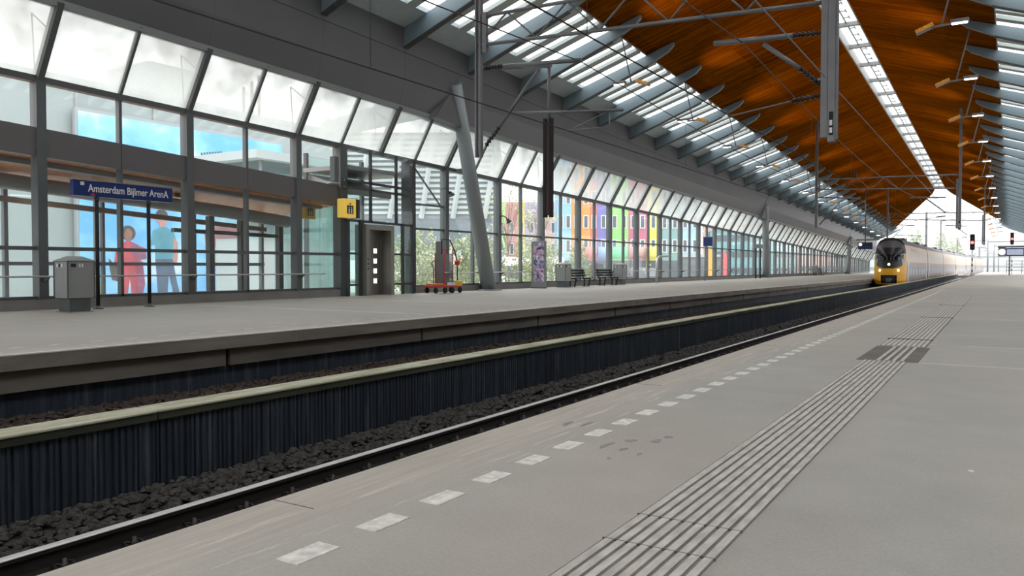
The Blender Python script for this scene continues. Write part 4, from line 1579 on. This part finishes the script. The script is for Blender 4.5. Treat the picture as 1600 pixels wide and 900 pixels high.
t = thing('ceiling_light', 'small warm light under the side hall canopy left of the bin', 'light', (-21.9, 11.7, 3.02))
MB().bbox(-.12, .12, -.45, .45, 0, .12, .02).build('housing', 'steel_d', t)
MB().box(-.10, .10, -.40, .25, -.03, 0).build('lit_glass', 'lamp_white', t)
t = thing('ceiling_light', 'warm light glowing behind the right end of the station name board', 'light', (-21.2, 15.2, 3.12))
MB().bbox(-.12, .12, -.35, .35, 0, .10, .02).build('housing', 'steel_d', t)
MB().box(-.10, .10, -.30, .30, -.03, 0).build('lit_glass', 'amber_glow', t)

# big pale building with the poster wall
bl = thing('large_building', 'large pale building behind the glazed wall carrying the sky poster', 'building', (-46.2, 20, -1.2))
MB().box(-14, 0, -22, 27.5, 0, 13.0).build('building_wall', 'b_wall', bl)
MB().box(-14.2, .15, -22.2, 27.7, 13.0, 13.3).build('roof_edge', 'b_wall', bl)
MB().box(-9, -4, 13.5, 17.0, 13.3, 16.5).build('roof_box', 'b_pale', bl)
MB().box(-9, -5, 11.0, 12.2, 13.3, 14.6).build('roof_box', 'b_pale', bl)
for k, (yy, h) in enumerate(((21.5, 3.0), (22.3, 3.6), (23.0, 4.2))):
    MB().tube((-4, yy, 13.2), (-4, yy, 13.2 + h), .12, 6).build('roof_mast', 'steel', bl)
for k in range(5):
    MB().box(-.1, .12, -9.0 + k * 5.0, -8.9 + k * 5.0, 0, 13.0).build('panel_seam', 'b_grey', bl)

bb = thing('billboard', 'huge blue sky poster with standing people on the pale building', 'billboard', (-45.6, 25.7, -1.0))
MB().box(-.3, -.02, .0, 15.6, 0, 11.3).build('frame', 'b_grey', bb)
MB().box(-.02, .03, .15, 15.45, .1, 11.1).build('print', 'skyprint', bb)


def figure(y0, sc, shapes, flip=1):
    for k, (pts, mt, nm) in enumerate(shapes):
        q = [(y0 + flip * p[0] * sc, p[1] * sc + .12) for p in pts]
        MB().prism(q, 'x', .03, .045 + .003 * k).build(nm, mt, bb)


def ell(cx, cz, rx, rz, n=20):
    return [(cx + rx * math.cos(2 * PI * i / n), cz + rz * math.sin(2 * PI * i / n)) for i in range(n)]


P = {
    'p_red': M('printed red cloth', (.45, .04, .07), .6, var=.25, scale=1.5),
    'p_dkred': M('printed maroon cloth', (.28, .06, .14), .6, var=.3, scale=2),
    'p_skin': M('printed brown skin', (.25, .11, .08), .6, var=.15),
    'p_skin2': M('printed pink skin', (.52, .25, .21), .6, var=.12),
    'p_hair': M('printed dark hair', (.05, .035, .03), .7, var=.3),
    'p_teal': M('printed teal cloth', (.07, .28, .37), .6, var=.2, scale=1),
    'p_navy': M('printed denim', (.06, .10, .17), .6, var=.25, scale=1.4),
    'p_grey': M('printed grey cloth', (.30, .32, .34), .6, var=.25, scale=1.6),
    'p_olive': M('printed olive cloth', (.33, .36, .27), .6, var=.35, scale=2.5),
    'p_green': M('printed grass', (.36, .46, .16), .7, var=.3, scale=3),
}
MT.update(P)
red_fig = [
    (ell(0, 4.28, .52, .50), 'p_hair', 'printed_hair'), (ell(.0, 4.15, .28, .42), 'p_skin', 'printed_head'),
    ([(-.12, 3.55), (.14, 3.55), (.16, 3.95), (-.14, 3.95)], 'p_skin', 'printed_neck'),
    ([(-.62, 3.55), (-.1, 3.75), (.12, 3.75), (.72, 3.5), (.95, 2.9), (.80, 2.1), (.62, 2.0), (.58, 2.7), (.60, 1.9), (.85, 0), (.22, 0), (.08, 1.3), (-.14, 0), (-.62, .2), (-.66, 1.9), (-.55, 2.6), (-.80, 2.1), (-1.0, 2.2), (-.9, 3.0)], 'p_red', 'printed_tracksuit'),
    ([(-1.15, 1.2), (-.75, 1.1), (-.72, 2.2), (-1.1, 2.3), (-1.35, 2.6), (-1.3, 1.9)], 'p_hair', 'printed_bag'),
    ([(.15, 3.6), (.75, 3.45), (1.2, 3.3), (1.3, 2.6), (.6, 2.5), (.2, 3.0)], 'p_dkred', 'printed_jacket'),
    ([(.55, 2.4), (1.0, 2.4), (1.15, .9), (.95, .05), (.6, .05)], 'p_dkred', 'printed_leg'),
]
teal_fig = [
    (ell(-.1, 5.15, .42, .50), 'p_skin2', 'printed_head'), (ell(-.1, 5.38, .42, .30), 'p_hair', 'printed_hair'),
    ([(-.25, 4.4), (.12, 4.4), (.15, 4.85), (-.3, 4.85)], 'p_skin2', 'printed_neck'),
    ([(-.75, 4.3), (-.2, 4.55), (.2, 4.55), (.75, 4.25), (1.0, 3.5), (.72, 3.4), (.65, 2.4), (-.6, 2.4), (-.62, 3.4), (-.95, 3.3)], 'p_teal', 'printed_shirt'),
    ([(.72, 3.9), (1.02, 3.6), (1.05, 2.9), (.98, 2.25), (.72, 2.2), (.70, 2.9)], 'p_skin2', 'printed_arm'),
    ([(-.6, 2.45), (.65, 2.45), (.95, .9), (1.2, .0), (.75, .0), (.35, 1.5), (.22, 0), (-.42, 0), (-.5, 1.2)], 'p_navy', 'printed_jeans'),
]
far_fig = [
    (ell(0, 4.6, .4, .45), 'p_skin2', 'printed_head'),
    ([(-.7, 4.5), (1.6, 5.0), (2.4, 4.9), (2.4, 4.0), (.9, 3.6), (.6, 3.2), (-.6, 3.3)], 'p_red', 'printed_jacket'),
    ([(-.7, 3.4), (.6, 3.3), (.9, 2.0), (1.6, .7), (1.3, .3), (.5, .9), (.2, 1.9), (-.3, 1.6)], 'p_grey', 'printed_trousers'),
    ([(1.2, 3.7), (2.3, 3.8), (2.4, 1.6), (2.1, .4), (1.6, .5), (1.6, 2.0)], 'p_navy', 'printed_jeans'),
    ([(1.0, 3.5), (1.3, 3.4), (1.4, 2.6), (1.1, 2.5)], 'p_skin2', 'printed_arm'),
]
olive_fig = [
    (ell(.1, 4.55, .42, .5), 'p_hair', 'printed_head'),
    ([(-.6, 3.6), (.1, 4.15), (.6, 3.8), (.9, 2.4), (1.2, 1.2), (1.1, .2), (-.5, .1), (-.6, 1.6)], 'p_olive', 'printed_coat'),
]
figure(3.15, .93, red_fig)
figure(5.55, .98, teal_fig)
figure(9.3, .98, far_fig)
figure(13.6, 1.0, olive_fig)
MB().prism([(.5, .1), (1.4, .1), (1.5, .9), (1.1, 1.3), (.6, 1.2)], 'x', .03, .05).build('printed_bush', 'p_green', bb)
MB().prism([(9.6, .1), (13.0, .1), (12.6, 1.1), (11.2, .7)], 'x', .03, .05).build('printed_lawn', 'p_green', bb)
for k in range(8):       # illegible small printed strokes
    z = 10.1 + .10 * k * .4
    MB().box(.03, .04, 8.4 + .22 * k, 8.55 + .22 * k, z - .6, z - .42).build('printed_stroke', 'p_navy', bb)
    MB().box(.03, .04, 8.5 + .22 * k, 8.68 + .22 * k, z - 1.0, z - .72).build('printed_stroke', 'p_navy', bb)
MB().prism([(9.2, 7.6), (12.4, 8.2), (11.8, 7.2), (9.8, 7.0)], 'x', .03, .045).build('printed_hull', 'p_grey', bb)

# teal glass pavilion between billboard and lift
t = thing('glass_pavilion', 'pale green glass pavilion with flat roof at the right end of the billboard', 'building', (-34, 29.2, -1.2))
MB().box(-4, 0, 0, 6.6, 3.8, 8.0).build('glass_box', 'glass_g', t)
MB().box(-5, .6, -.8, 7.4, 8.0, 8.45).build('flat_roof', 'b_pale', t)
for q in (0, 2.2, 4.4, 6.6):
    MB().box(-.1, .05, q - .05, q + .05, 0, 8.0).build('mullion', 'steel_l', t)
MB().box(-3.9, -.2, .1, 6.5, 0, 3.8).build('base_wall', 'b_pale', t)
MB().box(-3, -2.8, 1, 5.5, 4.2, 6.2).build('inner_screen', 'b_grey', t)

# stadium with grey louvred side
st_ang = math.atan2(91.1 - 82.0, 77.4 - 62.6)
t = thing('stadium', 'grey stadium with horizontal louvres behind the lift shaft', 'stadium', (-77.5, 82.0, -1.2), rz=st_ang)
MB().box(-4, 21, 0, 30, 4, 21).build('stadium_wall', 'b_grey', t)
for k in range(15):
    z = 9.6 + k * .75
    MB().box(-4.05, 21.1, -.45, 0, z, z + .38).build('louvre', 'b_pale', t)
m = MB().path([(-8, 2, 19.5), (2, -1, 22.5), (12, -1.5, 24.5), (24, 0, 25.5), (36, 3, 25)], 1.5, 14)
m.build('roof_rim', 'b_pale', t)
for k in range(6):
    MB().bar((-3 + k * 4.4, -.6, 9.0), (-1 + k * 4.4, -2.5, 20.5), .5, .5).build('slanted_pier', 'b_pale', t)
MB().box(-3.5, 20, -.5, 0, 4.5, 9).build('window_strip', 'b_dark', t)
MB().box(-4, 22, -3.0, 0, 3.2, 4.5).build('canopy', 'b_pale', t)

# rows of coloured house fronts
PAL = {}


def colmat(c):
    if c not in PAL:
        nm = 'render_%d' % len(PAL)
        PAL[c] = M('coloured render ' + str(len(PAL) + 1), c, .75, var=.06, scale=.4)
    return PAL[c]


def house(P0, dirv, w, h, c, label, rows, ncol, awn=None):
    ang = math.atan2(dirv[1], dirv[0])
    t = thing('coloured_house', label, 'house front', (P0[0], P0[1], -1.2), rz=ang, group='row of coloured house fronts')
    MB().box(0, w - .03, 0, 10, 0, h).build('wall', colmat(c), t)
    MB().box(.05, w - .08, -.12, 0, 0, 3.3).build('shopfront', 'b_dark', t)
    for r in range(rows):
        for k in range(ncol):
            x = w * (k + .5) / ncol
            z = 4.6 + r * 4.0
            f = MB().box(x - .42, x + .42, -.10, .02, z, z + 2.2).build('window_frame', 'white', t)
            MB().box(x - .27, x + .27, -.14, -.09, z + .15, z + 2.05).build('window_pane', 'b_dark', f)
    return t


D1 = Vector((14.55, 8.85)).normalized()
P0 = Vector((-62.2, 114.9))
px = lambda u: (u - 870) / 160. * 17.0
segs = [(870, 893, (.34, .58, .80), 'sky blue'), (893, 922, (.75, .34, .10), 'orange'), (922, 932, (.70, .20, .16), 'brick red'), (932, 952, (.22, .20, .50), 'violet'), (952, 981, (.33, .72, .22), 'bright green'),
        (981, 1010, (.55, .17, .26), 'wine red'), (1010, 1029, (.80, .70, .12), 'yellow'), (1029, 1061, (.24, .40, .40), 'dark teal'), (1061, 1092, (.40, .58, .74), 'pale blue')]
for a, b, c, nm in segs:
    P_ = P0 + D1 * px(a)
    w = px(b) - px(a)
    house(P_, D1, w, 20.5 if a < 1020 else 17.5 if a < 1050 else 15, c, nm + ' house front in the row right of the tension weight', 4, max(1, round(w / 1.6)))
D2 = Vector((22.8, 14.1)).normalized()
P0b = Vector((-94.6, 118.3))
px2 = lambda u: (u - 650) / 220. * 26.8
segs2 = [(654, 690, (.78, .44, .22), 'peach'), (690, 712, (.80, .76, .66), 'cream'), (712, 750, (.56, .68, .30), 'leaf green'), (750, 778, (.80, .50, .20), 'amber'), (778, 791, (.50, .72, .30), 'lime green'),
         (791, 809, (.66, .30, .30), 'rose'), (809, 821, (.78, .66, .20), 'mustard'), (821, 842, (.46, .40, .58), 'lilac'), (842, 872, (.64, .44, .44), 'dusty pink')]
for a, b, c, nm in segs2:
    P_ = P0b + D2 * px2(a)
    w = px2(b) - px2(a)
    house(P_, D2, w, 14.6, c, nm + ' house front in the farther row behind the shrubs', 2, max(1, round(w / 2.4)))

# rounded awnings under the coloured fronts
for a, b, c, nm in [(905, 925, (.66, .20, .20), 'red'), (930, 948, (.24, .34, .62), 'blue'), (951, 976, (.16, .62, .28), 'green'), (976, 1003, (.42, .22, .20), 'brown'), (1003, 1027, (.82, .74, .16), 'yellow')]:
    P_ = P0 + D1 * px(a) + Vector((D1.y, -D1.x)) * 3.2
    w = px(b) - px(a)
    t = thing('round_awning', nm + ' barrel-shaped awning below the coloured house fronts', 'awning', (P_.x, P_.y, -1.2), rz=math.atan2(D1.y, D1.x), group='barrel awnings')
    MB().tube((0, 0, 4.5), (w - .1, 0, 4.5), 1.0, 18).build('barrel', colmat(c), t)
    for x in (.2, w - .3):
        MB().tube((x, 0, 0), (x, 0, 3.2), .10, 8).build('post', colmat(c) if nm == 'yellow' else 'steel', t)

# shrubs outside the glass
def make_shrub(seed, h, w, mat):
    rnd = random.Random(seed)
    t = empty('shrub')
    m = MB()
    for _ in range(1500):
        a = rnd.uniform(0, 2 * PI)
        zz = rnd.random() ** .8
        rr = w * math.sqrt(rnd.random()) * (1 - .55 * zz ** 2)
        c = Vector((rr * math.cos(a), rr * math.sin(a), .1 + zz * h * (1 + .15 * math.sin(3 * a + seed))))
        d = Vector((rnd.uniform(-1, 1), rnd.uniform(-1, 1), rnd.uniform(-.6, 1))).normalized()
        e = d.orthogonal().normalized()
        e = (Matrix.Rotation(rnd.uniform(0, 6.28), 3, d) @ e)
        l, b = rnd.uniform(.10, .20), rnd.uniform(.04, .08)
        n = d.cross(e)
        m.add([c, c + d * l * .5 + e * b, c + d * l, c + d * l * .5 - e * b], [(0, 1, 2), (0, 2, 3)])
    m.build('foliage', mat, t)
    m = MB()
    for k in range(7):
        a = k * .9
        m.tube((0, 0, 0), (w * .6 * math.cos(a), w * .6 * math.sin(a), h * .85), .03, 5, .01)
    m.build('stems', 'bark', t)
    return t


pA, pB = make_shrub(1, 3.5, 1.15, 'leaf'), make_shrub(2, 3.2, 1.1, 'leaf_d')
us = 0
names = ['just right of the lift shaft', 'behind the luggage cart', 'left of the slanted column foot', 'behind the slanted column', 'just right of the slanted column', 'second to the right of the slanted column',
         'left of the poster pillar', 'behind the poster pillar', 'right of the poster pillar', 'behind the first bench']
for i in range(10):
    pro = pA if i % 2 == 0 else pB
    o = pro if i < 2 else copy_tree(pro)
    y = 27.0 + 2.15 * i
    o.location = (-23.6 - .5 * (i % 3), y + .2 * (i % 2), -1.2)
    o.rotation_euler = (0, 0, i * 1.3)
    tag(o, ('light green ' if i % 2 == 0 else 'darker green ') + 'leafy shrub outside the glass, ' + names[i], 'shrub', 'shrubs outside the glazed wall')


def make_tree(seed, loc_, h, label):
    rnd = random.Random(seed)
    t = thing('street_tree', label, 'tree', loc_, group='slender trees before the coloured fronts')
    m = MB().tube((0, 0, 0), (0, 0, h * .5), .16, 8, .10)
    tips = []
    for k in range(14):
        z = h * rnd.uniform(.25, .5)
        a = rnd.uniform(0, 6.28)
        e = Vector((math.cos(a) * rnd.uniform(.8, 2.2), math.sin(a) * rnd.uniform(.8, 2.2), h * rnd.uniform(.7, 1.0)))
        m.tube((0, 0, z), e, .06, 5, .015)
        tips.append(e)
        for _ in range(3):
            f = e + Vector((rnd.uniform(-.9, .9), rnd.uniform(-.9, .9), rnd.uniform(-.4, .9)))
            m.tube(Vector((0, 0, z)).lerp(e, rnd.uniform(.5, .9)), f, .02, 4, .008)
            tips.append(f)
    m.build('trunk', 'bark', t)
    m = MB()
    for e in tips:
        for _ in range(5):
            c = e + Vector((rnd.gauss(0, .35), rnd.gauss(0, .35), rnd.gauss(0, .35)))
            d = Vector((rnd.uniform(-1, 1), rnd.uniform(-1, 1), rnd.uniform(-1, 1))).normalized() * .18
            n = d.orthogonal() * .5
            m.add([c, c + d * .5 + n, c + d, c + d * .5 - n], [(0, 1, 2), (0, 2, 3)])
    m.build('crown', 'leaf', t)


make_tree(11, (-52, 83, -1.2), 12.5, 'thin half-bare tree before the lilac house front')
make_tree(12, (-47, 82, -1.2), 10.5, 'thin half-bare tree left of the sky blue house front')
make_tree(13, (-40, 56, -1.2), 5.0, 'low tree behind the shrubs near the poster pillar')

# street life between the coloured fronts and the glass
def car(loc_, rz, c, label):
    t = thing('parked_van', label, 'van', loc_, rz=rz, group='vehicles outside the glazed wall')
    prof = [(0, .35), (0, 1.2), (.5, 1.35), (1.1, 2.1), (4.4, 2.15), (4.6, 1.2), (4.6, .35)]
    outward(MB().prism(prof, 'y', -.9, .9).build('body', colmat(c), t))
    for x0, x1 in ((1.15, 2.2), (2.35, 3.3), (3.45, 4.3)):
        MB().box(x0, x1, -.93, -.89, 1.3, 1.95).build('window', 'train_glass', t)
    for x in (.9, 3.7):
        for s in (-.85, .85):
            MB().lathe([(.1, -.1), (.35, -.1), (.35, .1), (.1, .1)], (x, s, .35), 16, (0, 1, 0)).build('wheel', 'black', t)
    MB().box(-.03, .02, -.75, -.45, .8, .95).build('headlamp', 'lamp_small', t)
    MB().box(-.03, .02, .45, .75, .8, .95).build('headlamp', 'lamp_small', t)


car((-33.5, 77, -1.2), math.radians(140), (.05, .05, .06), 'black van parked outside left of the small blue sign')
car((-33, 84, -1.2), math.radians(140), (.16, .17, .19), 'grey van parked outside right of the small blue sign')
car((-38, 69, -1.2), math.radians(150), (.45, .47, .50), 'silver van parked beneath the yellow awning')
car((-41, 64, -1.2), math.radians(150), (.60, .60, .60), 'white van parked beneath the green awning')


def market(loc_, rz, w, c, label):
    t = thing('market_stall', label, 'stall', loc_, rz=rz, group='market stalls outside')
    outward(MB().prism([(-.2, 2.5), (1.3, 3.3), (2.8, 2.5), (2.8, 2.35), (1.3, 3.1), (-.2, 2.35)], 'x', 0, w).build('canopy', colmat(c), t))
    for x in (.1, w - .1):
        for y in (0, 2.6):
            MB().tube((x, y, 0), (x, y, 2.5), .05, 6).build('pole', 'steel_l', t)
    MB().box(.1, w - .1, .4, 2.2, 0, .95).build('counter', 'b_pale', t)


market((-45, 70, -1.2), math.radians(30), 7, (.80, .72, .70), 'white market stall beneath the coloured fronts')
market((-49, 67.5, -1.2), math.radians(30), 4, (.74, .30, .26), 'red market stall beneath the orange house front')


def flag(loc_, c, label):
    t = thing('feather_flag', label, 'flag', loc_, group='feather flags outside')
    MB().tube((0, 0, 0), (0, 0, 4.6), .04, 6).build('pole', 'steel', t)
    pts = [(.05, .7), (.9, .9), (1.0, 2.6), (.75, 3.9), (.3, 4.6), (.05, 4.6)]
    MB().prism(pts, 'y', -.02, .02).build('cloth', colmat(c), t)


flag((-31.0, 97, -1.2), (.88, .42, .06), 'orange feather flag outside, right of the small blue sign')
flag((-30.6, 101, -1.2), (.75, .14, .16), 'red feather flag outside, just past the orange flag')

# dark hall block and pale buildings farther along
def block(name, loc_, dims, mt, label, strips, rz=0):
    t = thing(name, label, 'building', loc_, rz=rz)
    outward(MB().box(0, dims[0], 0, dims[1], 0, dims[2]).build('wall', mt, t))
    MB().box(-.2, dims[0] + .2, -.2, dims[1] + .2, dims[2], dims[2] + .35).build('roof_edge', 'b_pale', t)
    for k in range(strips):
        z = dims[2] * (k + .5) / strips
        MB().box(dims[0], dims[0] + .06, 1, dims[1] - 1, z - .5, z + .6).build('window_strip', 'b_dark', t)
        MB().box(1, dims[0] - 1, -.06, 0, z - .5, z + .6).build('window_strip', 'b_dark', t)
    return t


block('low_hall', (-38, 107, -1.2), (5, 6, 3.6), M('dark shopfront', (.14, .16, .17), .5), 'dark low shopfront beyond the vans', 1)
block('office_block', (-46, 145, -1.2), (12, 18, 9), 'teal_glass', 'teal glass office block beyond the small blue sign', 3)
block('office_block', (-54, 165, -1.2), (20, 40, 11), M('pink brick', (.58, .36, .32), .8), 'pinkish brick block behind the second slanted column', 3)
block('office_block', (-58, 214, -1.2), (26, 60, 10), 'b_pale', 'long pale block behind the far end of the glazed wall', 3)

# ------------------------------------------------------------------ beyond the platform ends: poles, gantries, distant blocks, trees
for i, (x, y, h) in enumerate([(-10.3, 148, 11.0), (-10.2, 185, 11.5), (-9.0, 232, 9.0), (-4.2, 235, 7)]):
    t = thing('line_mast', ['grey line mast standing up behind the train, nearest its cab', 'grey line mast with a lamp arm behind the train', 'short grey line mast above the tail of the train', 'grey line mast right of the train tail'][i],
              'mast', (x, y, -.9), group='line masts beyond the station')
    MB().box(-.16, .16, -.16, .16, 0, h).build('pole', 'mast', t)
    if i == 1:
        MB().tube((0, 0, h - .1), (2.4, 0, h + .2), .07, 6).build('arm', 'mast', t)
    else:
        MB().tube((0, 0, h - 1.2), (.8, 0, h - .9), .05, 6).build('arm', 'mast', t)
for i, y in enumerate((200, 240, 290)):
    t = thing('line_gantry', ['pale line gantry just beyond the platform end', 'second pale line gantry beyond the platform end', 'third, faintest line gantry in the distance'][i], 'gantry', (0, y, -.9), group='line gantries in the distance')
    MB().tube((-2.0 + i, 0, 0), (-2.0 + i, 0, 8), .16, 8).build('pole', 'mast', t)
    MB().tube((9, 0, 0), (9, 0, 8), .16, 8).build('pole', 'mast', t)
    MB().bar((-2.0 + i, 0, 7.4), (9, 0, 7.4), .25, .3).build('beam', 'mast', t)
    MB().tube((-2.0 + i, 0, 5.9), (-3.4, 0, 6.3), .07, 6).build('arm', 'mast', t)
block('distant_tower', (-13, 520, -1.2), (8, 8, 19), 'b_pale', 'hazy square tower above the tail of the train', 5)
block('distant_block', (-10, 480, -1.2), (60, 20, 10), 'b_pale', 'low hazy buildings right of the train in the distance', 2)
for i, (x, y, h) in enumerate([(-24, 300, 13), (-18, 330, 13), (-13, 320, 11)]):
    t = copy_tree(pB)
    t.location = (x, y, -1.2)
    t.scale = (3.5, 3.5, h / 3.3)
    tag(t, ['leftmost hazy tree crown above the train tail', 'middle hazy tree crown above the train tail', 'hazy tree crown just left of the striped signal post'][i], 'tree', 'distant trees past the train')
    t.name = 'distant_tree'

# morning haze hanging over the open line beyond the station
hz_m, hz_nt, hz_out = new_mat('morning haze')
pv = hz_nt.nodes.new('ShaderNodeVolumeScatter')
pv.inputs['Color'].default_value = (1, .985, .97, 1)
pv.inputs['Density'].default_value = .0018
L(hz_nt, pv.outputs[0], hz_out.inputs['Volume'])
tag(outward(MB().box(-140, 140, 152, 640, -.8, 60).build('haze', hz_m)), 'pale morning haze over the open line beyond the station', 'haze', kind='stuff')

# ------------------------------------------------------------------ sky, camera, view
w = bpy.data.worlds.new('overcast_sky')
scene.world = w
w.use_nodes = True
nt = w.node_tree
nt.nodes.clear()
bg = nt.nodes.new('ShaderNodeBackground')
bg.inputs[0].default_value = (.97, .985, 1.0, 1)
bg.inputs[1].default_value = 3.45
# overcast sky: brightest overhead, a third of that at the horizon
tcw = nt.nodes.new('ShaderNodeTexCoord')
sxw = nt.nodes.new('ShaderNodeSeparateXYZ')
nt.links.new(tcw.outputs['Generated'], sxw.inputs[0])
zz = math_n(nt, 'MAXIMUM', sxw.outputs[2], 0.0)
nt.links.new(math_n(nt, 'MULTIPLY_ADD', zz, 2.9, 1.9), bg.inputs[1])
wo = nt.nodes.new('ShaderNodeOutputWorld')
nt.links.new(bg.outputs[0], wo.inputs[0])

F_, HZ, VPX = 1230.0, 417.5, 1560.0
pitch = math.atan((450 - HZ) / F_)
yaw = math.atan((VPX - 800) * math.cos(pitch) / F_)
cd = bpy.data.cameras.new('camera')
cd.sensor_fit = 'HORIZONTAL'
cd.sensor_width = 36
cd.lens = F_ / 1600 * 36
cd.clip_end = 2000
cam = bpy.data.objects.new('camera', cd)
COL.objects.link(cam)
cam.location = (0, 0, 1.0)
cam.rotation_euler = (PI / 2 - pitch, 0, yaw)
scene.camera = cam

vs = scene.view_settings
vs.view_transform = 'Standard'
vs.look = 'None'
vs.exposure = 0
vs.gamma = 1
vs.use_curve_mapping = False
cy = scene.cycles
cy.use_denoising = True
cy.max_bounces = 8
cy.diffuse_bounces = 4
cy.glossy_bounces = 3
cy.transmission_bounces = 4
cy.transparent_max_bounces = 24
cy.sample_clamp_indirect = 6
cy.caustics_reflective = False
cy.caustics_refractive = False
